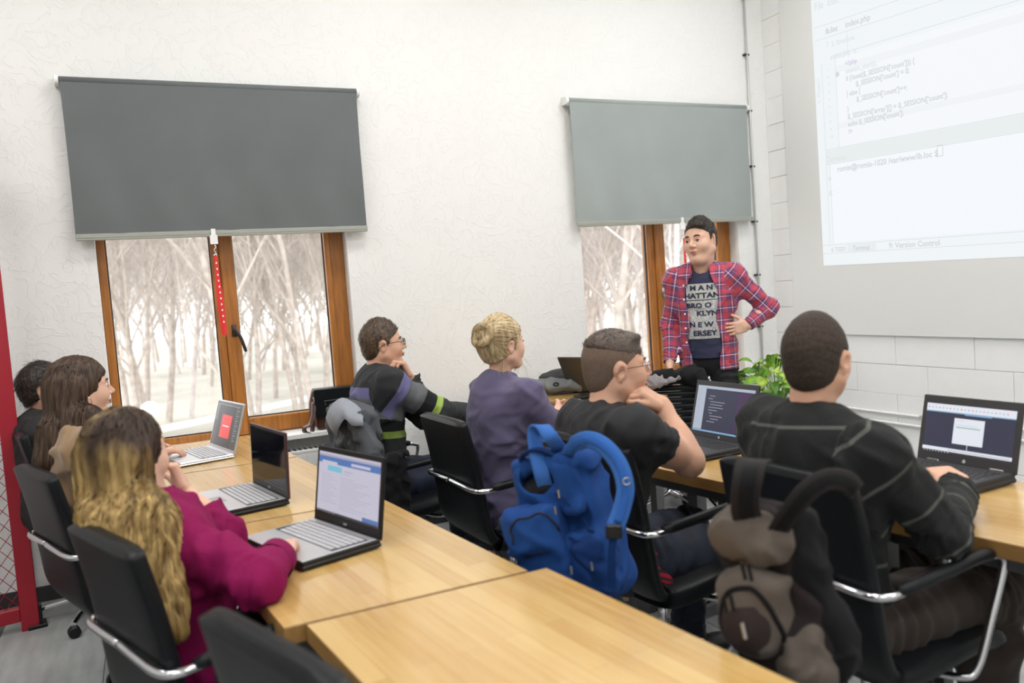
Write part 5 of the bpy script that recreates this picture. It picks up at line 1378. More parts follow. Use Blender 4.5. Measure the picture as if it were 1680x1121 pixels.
# ---- 4 man in black tee
def black_tee():
    px, py = 1.345, 2.28; root = person('man in black T-shirt with cropped hair resting his bare elbow on the table', px, py)
    J = seated(px, py, 2, (1.385, 2.285, 1.025), legyaw=(8, -2), thigh=.46, shin=(-.06, .08), pelz=.55); F = yawv(-4); Lf = np.cross((0, 0, 1), F); n = J['neck']
    J['shL'] = n+Lf*.20-V(0, 0, .06)-F*.01; J['shR'] = dep(1040, 706, 2.46)
    J['elR'] = dep(1130, 758, 2.60); J['wrR'] = dep(1085, 664, 2.66); J['elL'] = V(1.62, 2.55, .80); J['wrL'] = V(1.64, 2.74, .80)
    R = basis(yawv(-16)+V(0, 0, -.02)); hc = n+V(0, 0, .140)+F*.045; s = 1.05
    hf, L = head_field(hc, R, s, n)
    aL = bare_arm(J, 'L', V(.1, .9, 0), V(0, 0, -1), -1, curl=(.3, .4, .3))
    aR = bare_arm(J, 'R', nrm(dep(1040, 634, 2.64)-J['wrR']), nrm(V(-.5, .6, -.75)), 1, b=1.12, curl=(.75, 1.0, .6), spread=.06, thumb=(.3, .8, .2), s=1.02)
    body_mesh(root, J, hf, M['skin'], [aL, aR]); face_bits(L, R, s, root, HAIR['buzz'])
    fade = hair_mat('faded stubble hair', (.10, .066, .048), (.17, .115, .083), (200, 200, 200), .8)
    h, f = short_hair(L, R, hc, s, th=.0016, top=.001, col=fade, root=root, line=(.066, .026), nape=-.085, strands=1500, slen=.004, noise=.0004, flow=(0, 0, -1), seed=41, smat=HAIR['buzz'])
    h.name = 'shaved_sides'
    # longer top cap with small quiff
    f = Fld(hc-.13, hc+.16, .003); f.ell(L(-.014, 0, .038), (.1022*s, .0772*s, .0925*s), R, k=.001); f.ell(L(.055, 0, .095), (.030*s, .042*s, .016*s), R, k=.02)
    f.plane(L(0, 0, .040), -R[2]*1.0-R[0]*.28, k=.03); f.plane(L(.083, 0, .05), R[0]-R[2]*.1)
    f.wrinkle(.0010, .012, 3); p, q = f.poly(); tp = fobj('hair_top', f, HAIR['buzz'], root); add_strands(tp, root, f, p, 1800, .012, R, L, HAIR['buzz'], (.8, 0, .5), 5)
    gl = MB()
    for y in (-1, 1):
        gl.tube([L(.106, y*.031, .006)+(R[1]*math.cos(q)*.024+R[2]*math.sin(q)*.016)*s for q in np.linspace(0, 2*math.pi, 15)], .0013, 5)
        gl.tube(spline([L(.104, y*.055, .010), L(.06, y*.078, .010), L(.0, y*.087, .004), L(-.022, y*.086, -.010)], 4), .0015, 5)
    build('glasses', gl, mat('dark red frames', (.12, .02, .02), .4), root, smooth=True, world=True)
    bm_ = mat('black cotton jersey', (.013, .013, .015), .85, bump=.15, bscale=300)
    tee, f2, T = garment(root, J, 'tee_shirt', bm_, inf=.014, b=1.06, hem=-.06, nr=.066, short=.50, hc=hc, seed=43, wr=.006, neckcut=.006)
    collar_ring(root, J, hc, bm_, r=.066, th=.006, parent=tee, T=T, dz=-.002)
    # plaid shirt tied round the waist
    f3 = Fld(J['pel']-.26, J['pel']+V(.26, .26, .22), .006); tt = torso_frame(J)
    f3.ell(J['pel']+tt[2]*.02, (.150, .192, .075), tt, k=.01).cone(J['pel']-Lf*.17+F*.02+V(0, 0, .03), J['pel']-Lf*.18+F*.10-V(0, 0, .07), .035, .03, k=.03).wrinkle(.010, .06, 2)
    wp = ramp_mat('dark red check cotton', [(0, (.25, .01, .02)), (.3, (.015, .01, .015)), (.55, (.32, .02, .03)), (.8, (.02, .02, .03))], period=.04)
    fobj('tied_shirt', f3, wp, root, attrs_fn=lambda Pt: {'uvw': ('FLOAT_VECTOR', np.stack([Pt[:, 0], Pt[:, 2]+Pt[:, 0]*.4, Pt[:, 1]], 1))})
    trousers(root, J, mat('dark indigo jeans', (.010, .015, .030), .8, bump=.35, bscale=110, var=.35, vscale=10), inf=.014, b=1.03, wr=.008)
    for q in 'LR': shoe(root, J['an'+q], J['F'], M['black'], M['darkgrey'])
black_tee()

# ---- 5 man in dark striped sweater on the right
def grey_sweater():
    px, py = 1.575, 1.55; root = person('man seen from behind in dark grey sweater with thin pale stripes, right hand on laptop', px, py)
    J = seated(px, py, -2, (1.60, 1.59, 1.065), legyaw=(8, -4), thigh=.47, shin=(-.05, -.08), kneez=.53); F = yawv(-8); Lf = np.cross((0, 0, 1), F); n = J['neck']
    J['shL'] = n+Lf*.205-V(0, 0, .06)+F*.0; J['shR'] = n-Lf*.195-V(0, 0, .09)+F*.03
    J['elR'] = dep(1548, 878, 1.95); J['wrR'] = dep(1572, 793, 2.27); J['elL'] = V(1.78, 1.93, .83); J['wrL'] = V(2.03, 1.82, .80)
    R = basis(yawv(20)+V(0, 0, .0)); hc = n+V(0, 0, .143)+F*.025; s = .99
    hf, L = head_field(hc, R, s, n)
    aR = bare_arm(J, 'R', nrm(dep(1524, 766, 2.41)-dep(1572, 793, 2.27)), V(0, 0, -1), 1, full=False, b=1.1, curl=(.35, .6, .4), spread=.12, thumb=(.9, .25, .25), s=1.12)
    aL = bare_arm(J, 'L', V(1, -.2, 0), V(0, 0, -1), -1, full=False)
    body_mesh(root, J, hf, M['skin'], [aL, aR]); face_bits(L, R, s, root, HAIR['buzz'])
    short_hair(L, R, hc, s, th=.006, top=.006, col=hair_mat('short dark brown hair', (.022, .014, .010), (.05, .033, .022), (90, 90, 90), .8), root=root, nape=-.088, strands=3500, slen=.007, flow=(0, 0, -1), seed=51, noise=.0006, smat=HAIR['buzz'])
    d = (.012, .0135, .0135); ltt = (.085, .088, .078)
    st = [(0, d), (.10, ltt), (.135, d), (.50, d), (.60, ltt), (.64, d)]
    gm = ramp_mat('dark striped wool', st, period=.235, bump=.5, bscale=330, sheen=.05)
    sw, f2, T = garment(root, J, 'sweater', gm, inf=.022, b=1.06, hem=-.09, nr=.062, hc=hc, seed=53, wr=.006, belly=1.1, send=.84, ar=(.050, .034, .033, .026), vx=.0055)
    collar_ring(root, J, hc, mat('black rib', (.007, .007, .008), .9, bump=.3, bscale=400, spec=.1), r=.060, th=.013, parent=sw, T=T, dz=.014)
    trousers(root, J, mat('dark brown corduroy', (.026, .017, .012), .88, bump=.3, bscale=220, sheen=.05), inf=.020, b=1.08, wr=.009)
    for q in 'LR': shoe(root, J['an'+q], J['F'], M['black'], M['darkgrey'])
grey_sweater()

# long hair mass helper
def long_hair(L, R, c, s, T, root, m, mid, midw, bot, botw, lat, seed=1, n=2600, th=.024, rag=.05, wv=.004):
    """bundles run from the crown over the shoulder line (mid) to the tips (bot); lat = sideways unit vector of the hanging sheet"""
    lat = nrm(lat); mid, bot = V(*mid), V(*bot); lo, hi = between([c-.17, c+.17, mid-lat*midw-.05, mid+lat*midw+.05, bot-lat*botw-.05-V(0, 0, rag), bot+lat*botw+.05], .03); f = Fld(lo, hi, .0045)
    f.ell(L(-.014, 0, .034), (.107*s, .086*s, .098*s), R, k=.001); N_ = 9; rr = random.Random(seed)
    sgn = 1 if (lat @ R[1]) > 0 else -1
    for i in range(N_):
        u = i/(N_-1)*2-1; a = math.pi*(1-u*.5*sgn); sx, sy = math.cos(a), math.sin(a)
        p0 = L(-.02+.075*sx, .072*sy, .03); p1 = L(-.035+.055*sx, .080*sy, -.07)
        b_ = bot+lat*botw*u+V(0, 0, -rag*rr.random()); m_ = mid+lat*midw*u
        pts = spline([p0, p1, m_, (m_+b_)/2+lat*.012*math.sin(i*2.3), b_], 5); k = len(pts)
        for j, (p, q) in enumerate(zip(pts[:-1], pts[1:])):
            t = j/k; f.cone(p, q, th*(1.05-.45*t*t), th*(1.05-.45*(t+.05)**2), k=.014)
    X = [(np.arange(f.n[q])*f.vx+f.lo[q]-c[q]).reshape([-1 if z == q else 1 for z in range(3)]) for q in range(3)]
    lx, ly, lz = [(X[0]*R[i][0]+X[1]*R[i][1]+X[2]*R[i][2])/s for i in range(3)]
    cut = (lx-.045)-np.maximum(lz-.030, 0)*1.25
    cut = np.where(lz < -.14, -.05, cut)
    f.a = np.maximum(f.a, (cut*s*.8).astype(np.float32))
    f.wrinkle(wv, .026, seed, dirs=[(1, 0, .05), (0, 1, .05), (1, 1, .05), (1, -1, .05), (.5, 1, 0)])
    h = fobj('long_hair', f, m, root)
    p, q = f.poly(); top = p[(p[:, 2] > c[2]-.02)]; low = p[p[:, 2] <= c[2]-.02]
    long_strands(h, root, f, top, n, 30, .016, m, seed, attract=V(0, 0, -1)-T[0]*.25, rad=.0013)
    long_strands(h, root, f, low, n, 18, .014, m, seed+1, attract=V(0, 0, -1), rad=.0013, radial=.005)
    return h, f

def ombre_mat(name, root_c, c1, c2, ztop, span, sc=(38, 38, 3)):
    """dyed hair: dark roots that turn gold in streaks further down"""
    m = hair_mat(name, c1, c2, sc); n = m.node_tree.nodes; l = m.node_tree.links; b = n['Principled BSDF']
    src = b.inputs['Base Color'].links[0].from_socket
    tc = n.new('ShaderNodeTexCoord'); sx = n.new('ShaderNodeSeparateXYZ'); l.new(tc.outputs['Object'], sx.inputs[0])
    mp = n.new('ShaderNodeMapping'); mp.inputs['Scale'].default_value = (9, 9, .7); l.new(tc.outputs['Object'], mp.inputs[0]); nz = n.new('ShaderNodeTexNoise'); nz.inputs['Scale'].default_value = 1.3; nz.inputs['Detail'].default_value = 2; l.new(mp.outputs[0], nz.inputs[0])
    a = n.new('ShaderNodeMath'); a.operation = 'SUBTRACT'; a.inputs[0].default_value = ztop; l.new(sx.outputs['Z'], a.inputs[1])
    d = n.new('ShaderNodeMath'); d.operation = 'DIVIDE'; d.inputs[1].default_value = span; l.new(a.outputs[0], d.inputs[0])
    e = n.new('ShaderNodeMath'); e.operation = 'MULTIPLY_ADD'; e.inputs[1].default_value = 3.4; e.inputs[2].default_value = -1.75; l.new(nz.outputs[0], e.inputs[0])
    g = n.new('ShaderNodeMath'); g.operation = 'ADD'; g.use_clamp = True; l.new(d.outputs[0], g.inputs[0]); l.new(e.outputs[0], g.inputs[1])
    mx = n.new('ShaderNodeMix'); mx.data_type = 'RGBA'; mx.inputs['A'].default_value = (*root_c, 1); l.new(src, mx.inputs['B']); l.new(g.outputs[0], mx.inputs['Factor']); l.new(mx.outputs['Result'], b.inputs['Base Color'])
    return m

# ---- 6 brown-haired woman, left
def brunette():
    px, py = -.20, 3.38; root = person('woman with long straight brown hair and tan sweater at the left', px, py)
    J = seated(px, py, 15, (-.265, 3.48, 1.045), thigh=.42); F = yawv(15); Lf = np.cross((0, 0, 1), F); n = J['neck']
    J['shL'] = n+Lf*.16-V(0, 0, .07); J['shR'] = n-Lf*.17-V(0, 0, .075)
    J['elR'] = V(-.16, 3.22, .77); J['wrR'] = V(.02, 3.40, .69); J['elL'] = V(-.12, 3.66, .77); J['wrL'] = V(.02, 3.52, .69)
    R = basis(yawv(14)+V(0, 0, .0)); s = 1.0; hc = n+V(0, 0, .145)+F*.03
    hf, L = head_field(hc, R, s, n, True)
    body_mesh(root, J, hf, M['skin2'], [bare_arm(J, 'L', V(.7, -.5, -.2), V(0, 0, -1), -1, full=False, b=.85, s=.9), bare_arm(J, 'R', V(.7, .5, -.2), V(0, 0, -1), 1, full=False, b=.85, s=.9)], b=.88)
    face_bits(L, R, s, root, HAIR['brunette'])
    tan = mat('tan wool', (.26, .155, .075), .9, bump=.35, bscale=200, sheen=.4, var=.1, vscale=6)
    sw, f2, T = garment(root, J, 'sweater', tan, inf=.028, b=1.0, hem=-.08, nr=.058, hc=hc, seed=61, wr=.009, wl=.10)
    collar_ring(root, J, hc, tan, r=.064, th=.016, parent=sw, T=T, dz=.014)
    long_hair(L, R, hc, s, T, root, HAIR['brunette'], dep(118, 690, 2.98), .085, dep(104, 752, 2.93), .095, RGT+V(.0, .0, .18), seed=62, rag=.03, th=.029, wv=.0015)
    mb = MB(); c = L(-.002, -.084, -.045); mb.tube([c+(R[0]*math.cos(q)+R[2]*math.sin(q))*.020 for q in np.linspace(0, 2*math.pi, 17)], .0011, 5); build('hoop_earring', mb, mat('gold', (.8, .5, .2), .2, 1), root, world=True)
    trousers(root, J, mat('dark trousers', (.02, .02, .025), .8), inf=.012)
    for q in 'LR': shoe(root, J['an'+q], J['F'], M['black'], M['darkgrey'], L=.24)
brunette()

# ---- 7 dark-haired person behind, mostly hidden
def hidden_one():
    px, py = -.48, 4.40; root = person('dark-haired person in black mostly hidden behind the brown-haired woman, hand on silver laptop', px, py)
    J = seated(px, py, 6, (-.49, 4.50, .99), thigh=.42); F = yawv(4); Lf = np.cross((0, 0, 1), F); n = J['neck']
    J['shL'] = n+Lf*.16-V(0, 0, .07); J['shR'] = n-Lf*.17-V(0, 0, .07)
    J['elR'] = V(-.22, 4.16, .80); J['wrR'] = V(.00, 4.13, .805); J['elL'] = V(-.20, 4.58, .80); J['wrL'] = V(-.04, 4.40, .80)
    R = basis(yawv(0)); s = 1.0; hc = n+V(0, 0, .14)+F*.03
    hf, L = head_field(hc, R, s, n, True)
    body_mesh(root, J, hf, M['skin'], [bare_arm(J, 'L', V(1, 0, 0), V(0, 0, -1), -1, full=False, b=.9, s=.9), bare_arm(J, 'R', V(1, .1, 0), V(0, 0, -1), 1, full=False, b=.9, s=.95, curl=(.3, .5, .4))], b=.88)
    face_bits(L, R, s, root, HAIR['dark']); short_hair(L, R, hc, s, th=.014, top=.014, col=HAIR['dark'], root=root, strands=1200, slen=.03, seed=71, nape=-.088)
    bk = mat('black knit', (.014, .013, .014), .9, bump=.3, bscale=220)
    garment(root, J, 'sweater', bk, inf=.022, b=.95, hem=-.08, nr=.056, hc=hc, seed=73)
    trousers(root, J, mat('black jeans', (.012, .012, .015), .8), inf=.012)
    for q in 'LR': shoe(root, J['an'+q], J['F'], M['black'], M['darkgrey'], L=.25)
hidden_one()

# ---- 8 long-haired woman in magenta, front left
def magenta():
    px, py = .045, 2.19; root = person('woman with long golden dyed hair and magenta shirt using the black laptop', px, py)
    J = seated(px, py, 22, (-.02, 2.29, .955), thigh=.42, pelz=.53); F = yawv(22); Lf = np.cross((0, 0, 1), F); n = J['neck']
    J['shL'] = n+Lf*.16-V(0, 0, .07)+F*.01; J['shR'] = n-Lf*.165-V(0, 0, .065)+F*.0
    J['elR'] = V(.195, 1.965, .80); J['wrR'] = onz(460, 908, .805); J['elL'] = V(.16, 2.44, .80); J['wrL'] = dep(302, 806, 2.36)
    R = basis(yawv(38)+V(0, 0, .03)); s = 1.0; hc = n+V(0, 0, .133)-F*.015-RGT*.035
    hf, L = head_field(hc, R, s, n, True)
    aR = bare_arm(J, 'R', nrm(V(.25, .9, -.02)), V(.0, 0, -1), 1, full=False, b=.9, curl=(.55, .8, .6), thumb=(.6, .6, .3), s=.95)
    aL = bare_arm(J, 'L', nrm(dep(278, 748, 2.36)-dep(302, 806, 2.36)), nrm(V(-.8, -.1, -.3)), -1, full=False, b=.9, curl=(.9, 1.0, .6), s=.92)
    body_mesh(root, J, hf, M['skin2'], [aL, aR], b=.88); face_bits(L, R, s, root, HAIR['ombre'])
    mg = mat('magenta crepe', (.20, .003, .062), .8, bump=.25, bscale=160, spec=.2, var=.06, vscale=6)
    sw, f2, T = garment(root, J, 'shirt', mg, inf=.018, b=.96, hem=-.10, nr=.056, hc=hc, seed=83, wr=.008, send={'L': .50, 'R': .86}, wl=.08)
    for q in 'LR':
        e, w = J['el'+q], J['wr'+q]; d = nrm(w-e); a = nrm(np.cross(d, (0, .3, 1))); b_ = np.cross(d, a); mb = MB(); rings = []
        for tt, rr in ((-.055, .054), (-.02, .052), (0, .050), (.0, .038), (-.03, .040)):
            c0 = e+(w-e)*(.50 if q == 'L' else .86)+d*tt; rings.append([c0+(a*math.cos(z)+b_*math.sin(z))*(rr+.0015*math.sin(z*3)) for z in np.linspace(0, 2*math.pi, 25)[:-1]])
        mb.rings(rings, True, False); build('cuff', mb, mg, sw, smooth=True, world=True)
    om = ombre_mat('dyed golden hair with dark roots', (.045, .024, .014), (.20, .115, .03), (.62, .43, .17), 1.21, .22, (34, 34, .9))
    long_hair(L, R, hc, s, T, root, om, dep(212, 850, 1.95), .095, dep(260, 1005, 1.85), .040, RGT, seed=84, n=4600, rag=.09, th=.026, wv=.003)
    trousers(root, J, mat('black trousers cloth', (.012, .012, .014), .8), inf=.012)
    for q in 'LR': shoe(root, J['an'+q], J['F'], M['black'], M['darkgrey'], L=.24)
magenta()
# ------------------------------------------------------------------ bags, jackets, plant, small things
def lf(c, R): return lambda x, y, z: V(*c)+R[0]*x+R[1]*y+R[2]*z
def cloth(name, col, **k): return mat(name, col, .8, bump=.3, bscale=220, sheen=.02, spec=.15, var=.12, vscale=7, **k)

def blue_backpack():
    c = dep(928, 852, 2.20); out = nrm(V(-.80, -.60, .05)); up0 = V(0, 0, 1); Rg = nrm(np.cross(up0, out)); 
    a = R_(13); up = nrm(up0*math.cos(a)-Rg*math.sin(a)); wid = nrm(np.cross(up, out)); up = nrm(np.cross(out, wid)); R = np.array([wid, out, up])   # x to image right, y towards camera side, z up
    L = lf(c, R); t = thing('backpack', 'bright blue hiking backpack hanging from the chair of the man in black', 'backpack', (c[0], c[1], c[2]-.2))
    bl = cloth('blue ripstop nylon', (.010, .050, .20)); dk = cloth('deep blue nylon', (.006, .030, .125)); lt = cloth('light blue strap', (.035, .12, .38)); bk = cloth('black mesh lining', (.008, .009, .012))
    f = Fld(c-.32, c+.32, .0055)
    f.rbox(L(.0, -.03, -.02), (.118, .070, .20), R, r=.035, k=.01).rbox(L(-.01, .0, .10), (.095, .075, .075), R, r=.03, k=.02).rbox(L(.02, .005, -.12), (.115, .085, .09), R, r=.035, k=.03)
    f.ell(L(-.03, .055, .13), (.055, .05, .045), R, k=.01, op='sub'); f.wrinkle(.010, .085, 4); f_main = f
    body = fobj('main_compartment', f, bl, t)
    f = Fld(c-.30, c+.30, .0055); f.rbox(L(-.045, .080, -.06), (.080, .040, .125), R, r=.022, k=.01).rbox(L(-.055, .10, .0), (.068, .038, .055), R, r=.022, k=.02).wrinkle(.009, .06, 6); f_front = f; fp = fobj('front_pocket', f, bl, t)
    f = Fld(c-.30, c+.30, .0055); f.rbox(L(.082, .045, -.12), (.048, .055, .080), R, r=.025, k=.01).wrinkle(.008, .05, 8); fobj('side_pocket', f, dk, t)
    f = Fld(c-.30, c+.30, .0055); f.rbox(L(-.01, .0, .165), (.085, .065, .022), R, r=.018, k=.01).rbox(L(.062, .035, .09), (.032, .050, .075), R, r=.02, k=.02).wrinkle(.008, .06, 11); fobj('lid_flap', f, bl, t)
    f = Fld(c-.30, c+.30, .006); f.ell(L(-.03, .035, .10), (.062, .05, .032), R, k=.01); fobj('open_mouth', f, bk, t)
    def rb(pts, w, m, name, th=.012, side=None, par=t, n=7):
        mb = MB(); sp = spline(pts, n); mb.ribbon(sp, side if side is not None else [R[1]]*len(sp), w, th); return build(name, mb, m, par, smooth=True, world=True)
    ff_ = f_front
    # haul loop at the top
    mb = MB(); sp = spline([L(-.05, .04, .16), L(-.055, .055, .195), L(-.01, .06, .21), L(.035, .05, .19), L(.055, .04, .15)], 6); mb.ribbon(sp, [R[1]]*len(sp), .035, .008); build('haul_loop', mb, dk, t, smooth=True, world=True)
    # shoulder straps: one over the chair top, one in a wide arc to the right
    D = dep
    sp = spline([D(925, 745, 2.18), D(905, 720, 2.13), D(890, 700, 2.16), D(878, 706, 2.20), D(880, 740, 2.17), D(888, 775, 2.14), D(895, 800, 2.15)], 6); mb = MB(); mb.ribbon(sp, [RGT]*len(sp), .042, .008); build('shoulder_strap', mb, lt, t, smooth=True, world=True)
    sp = spline([D(925, 762, 2.16), D(938, 735, 2.10), D(962, 722, 2.06), D(990, 732, 2.04), D(1015, 762, 2.02), D(1026, 800, 2.00), D(1020, 835, 1.99), D(1008, 868, 1.98)], 6)
    nn = [nrm(np.cross(sp[min(i+1, len(sp)-1)]-sp[max(i-1, 0)], _f)) for i in range(len(sp))]; mb = MB(); mb.ribbon(sp, nn, [.035]*8+[.046]*(len(sp)-8), .008); st = build('shoulder_strap', mb, lt, t, smooth=True, world=True)
    mb = MB(); sp2 = [p-_f*.0065+n_*.0 for p, n_ in zip(sp, nn)][3:-2]; mb.ribbon(sp2, nn[3:-2], .020, .003); build('strap_padding', mb, cloth('mid blue padding', (.025, .10, .36)), st, smooth=True, world=True)
    mb = MB(); p = D(1007, 872, 1.97); Rb = np.array([RGT, -_f, UPV]).T; mb.cbox((-.020, -.006, -.018), (.020, .008, .016), .003, Rb, p); build('buckle', mb, M['black'], st, world=True)
    mb = MB(); sp = spline([D(1006, 880, 1.975), D(1003, 920, 1.98), D(1004, 960, 1.99), D(1002, 972, 1.99)], 5); mb.ribbon(sp, [RGT]*len(sp), .020, .003); build('webbing', mb, dk, st, world=True)
    mb = MB(); mb.tube([D(1028, 790, 1.985)+(RGT*math.cos(q)+UPV*math.sin(q))*.009 for q in np.linspace(0, 6.283, 13)], .0022, 5); build('strap_ring', mb, M['steel'], st, world=True)
    # zips, pulls, compression straps
    for pts, r_ in (([L(-.10, .118, -.02), L(-.09, .128, .03), L(-.04, .140, .052), L(.01, .125, .04), L(.035, .11, -.01)], .003), ([L(-.085, .122, -.055), L(-.02, .124, -.05)], .0026)):
        mb = MB(); mb.tube(snap(ff_, spline(pts, 7), .001), r_, 6); build('zip', mb, M['black'], fp, smooth=True, world=True)
    for x, y, z in ((.055, .105, .095), (.035, .110, .055), (.045, .125, -.10), (-.035, .132, -.105), (.10, .115, -.10)):
        mb = MB(); p = L(x, y, z); mb.tube([p, p+V(.002, 0, -.018)], .0028, 6).cbox((-.004, -.002, -.034), (.004, .003, -.016), .001, None, None) if False else mb.tube([p, p+V(.002, 0, -.022)], .0032, 6); build('zip_pull', mb, M['steel'], body, world=True)
    for x0, z0, x1, z1 in ((.03, .09, .115, -.02), (.045, -.02, .13, -.10), (-.02, -.10, .10, -.19)):
        mb = MB(); sp = snap(f_main, spline([L(x0, .112, z0), L((x0+x1)/2, .122, (z0+z1)/2), L(x1, .085, z1)], 5), .004); mb.ribbon(sp, [R[2]]*len(sp), .010, .0025); build('compression_strap', mb, dk, body, world=True)
blue_backpack()

def grey_backpack():
    c = dep(1262, 965, 1.60); out = nrm(V(-.86, -.50, .08)); Rg = nrm(np.cross((0, 0, 1), out)); a = R_(12); up = nrm(V(0, 0, 1)*math.cos(a)-Rg*math.sin(a)); wid = nrm(np.cross(up, out)); up = nrm(np.cross(out, wid)); R = np.array([wid, out, up]); L = lf(c, R)
    t = thing('backpack', 'worn grey brown backpack hanging from the chair of the man in the dark striped sweater', 'backpack', (c[0], c[1], c[2]-.2))
    gb = cloth('grey brown canvas', (.10, .083, .070)); dk = cloth('dark brown canvas', (.016, .012, .012)); bk = cloth('black canvas', (.006, .006, .007)); stp = cloth('dark webbing strap', (.018, .015, .016))
    f = Fld(c-.30, c+.30, .0055); f.rbox(L(.01, -.02, -.01), (.095, .065, .165), R, r=.06, k=.01).ell(L(-.005, .0, .11), (.085, .075, .07), R, k=.03).ell(L(.03, 0, -.10), (.10, .08, .10), R, k=.04).wrinkle(.008, .075, 14); f_main = f; body = fobj('main_compartment', f, dk, t)
    f = Fld(c-.30, c+.30, .005); f.ell(L(-.012, .035, .125), (.072, .055, .050), R, k=.01).ell(L(.02, .03, .095), (.070, .058, .045), R, k=.03).wrinkle(.007, .05, 15); fobj('top_cap', f, gb, t)
    f = Fld(c-.30, c+.30, .005); f.ell(L(-.02, .058, -.035), (.072, .055, .085), R, k=.01).ell(L(-.005, .055, .02), (.075, .045, .035), R, k=.03).wrinkle(.006, .06, 17); f_front = f; fp = fobj('front_pocket', f, gb, t)
    f = Fld(c-.30, c+.30, .005); f.ell(L(-.028, .074, -.045), (.055, .05, .065), R, k=.01).wrinkle(.005, .05, 18); fobj('outer_pocket', f, cloth('brown canvas', (.030, .021, .020)), t)
    f = Fld(c-.30, c+.30, .0055); f.ell(L(.055, .045, -.135), (.055, .055, .09), R, k=.01).wrinkle(.006, .05, 19); fobj('side_pocket', f, gb, t)
    f = Fld(c-.30, c+.30, .0055); f.rbox(L(.075, -.01, -.01), (.045, .05, .17), R, r=.04, k=.01).ell(L(.10, .0, -.10), (.05, .05, .08), R, k=.03).wrinkle(.006, .05, 20); fobj('side_panel', f, bk, t)
    for pts, par in (([L(-.078, .11, -.08), L(-.086, .115, -.02), L(-.05, .128, .03), L(0, .122, .03), L(.035, .105, -.02), L(.05, .09, -.09)], fp), ([L(-.07, .085, .075), L(-.02, .105, .065), L(.04, .095, .06), L(.08, .06, .085)], body)):
        mb = MB(); mb.tube(snap(f_front if par is fp else f_main, spline(pts, 6), .0), .0055, 6); build('zip', mb, bk, par, smooth=True, world=True)
    for x, z in ((-.045, .02), (-.03, .022), (-.02, -.03), (.0, .075), (.012, .072)):
        mb = MB(); p = L(x, .128 if z < .06 else .112, z); mb.tube([p, p-R[2]*.030], .0038, 6); build('zip_pull', mb, M['steel'] if z < -.01 else bk, body, world=True)
    D = dep
    mb = MB(); sp = spline([D(1232, 868, 1.57), D(1222, 830, 1.53), D(1226, 790, 1.52), D(1232, 762, 1.55), D(1243, 756, 1.60)], 6); mb.ribbon(sp, [RGT]*len(sp), .056, .008); s1 = build('shoulder_strap', mb, stp, t, smooth=True, world=True)
    mb = MB(); mb.ribbon([p-_f*.0065 for p in sp], [RGT]*len(sp), .030, .002); build('strap_centre', mb, bk, s1, smooth=True, world=True)
    mb = MB(); sp = spline([D(1268, 885, 1.55), D(1296, 842, 1.50), D(1325, 806, 1.485), D(1358, 787, 1.50), D(1388, 790, 1.54), D(1405, 805, 1.58)], 6)
    nn = [nrm(np.cross(sp[min(i+1, len(sp)-1)]-sp[max(i-1, 0)], _f)) for i in range(len(sp))]; mb.ribbon(sp, nn, .042, .008); st2 = build('shoulder_strap', mb, stp, t, smooth=True, world=True)
    mb = MB(); mb.ribbon([p-_f*.0065 for p in sp], nn, .022, .002); build('strap_centre', mb, bk, st2, smooth=True, world=True)
    mb = MB(); mb.tube(spline([L(-.07, .06, -.09), L(-.098, .07, -.12), L(-.085, .08, -.16), L(-.06, .07, -.17)], 5), .003, 6); build('cord_loop', mb, M['steel'], body, world=True)
grey_backpack()

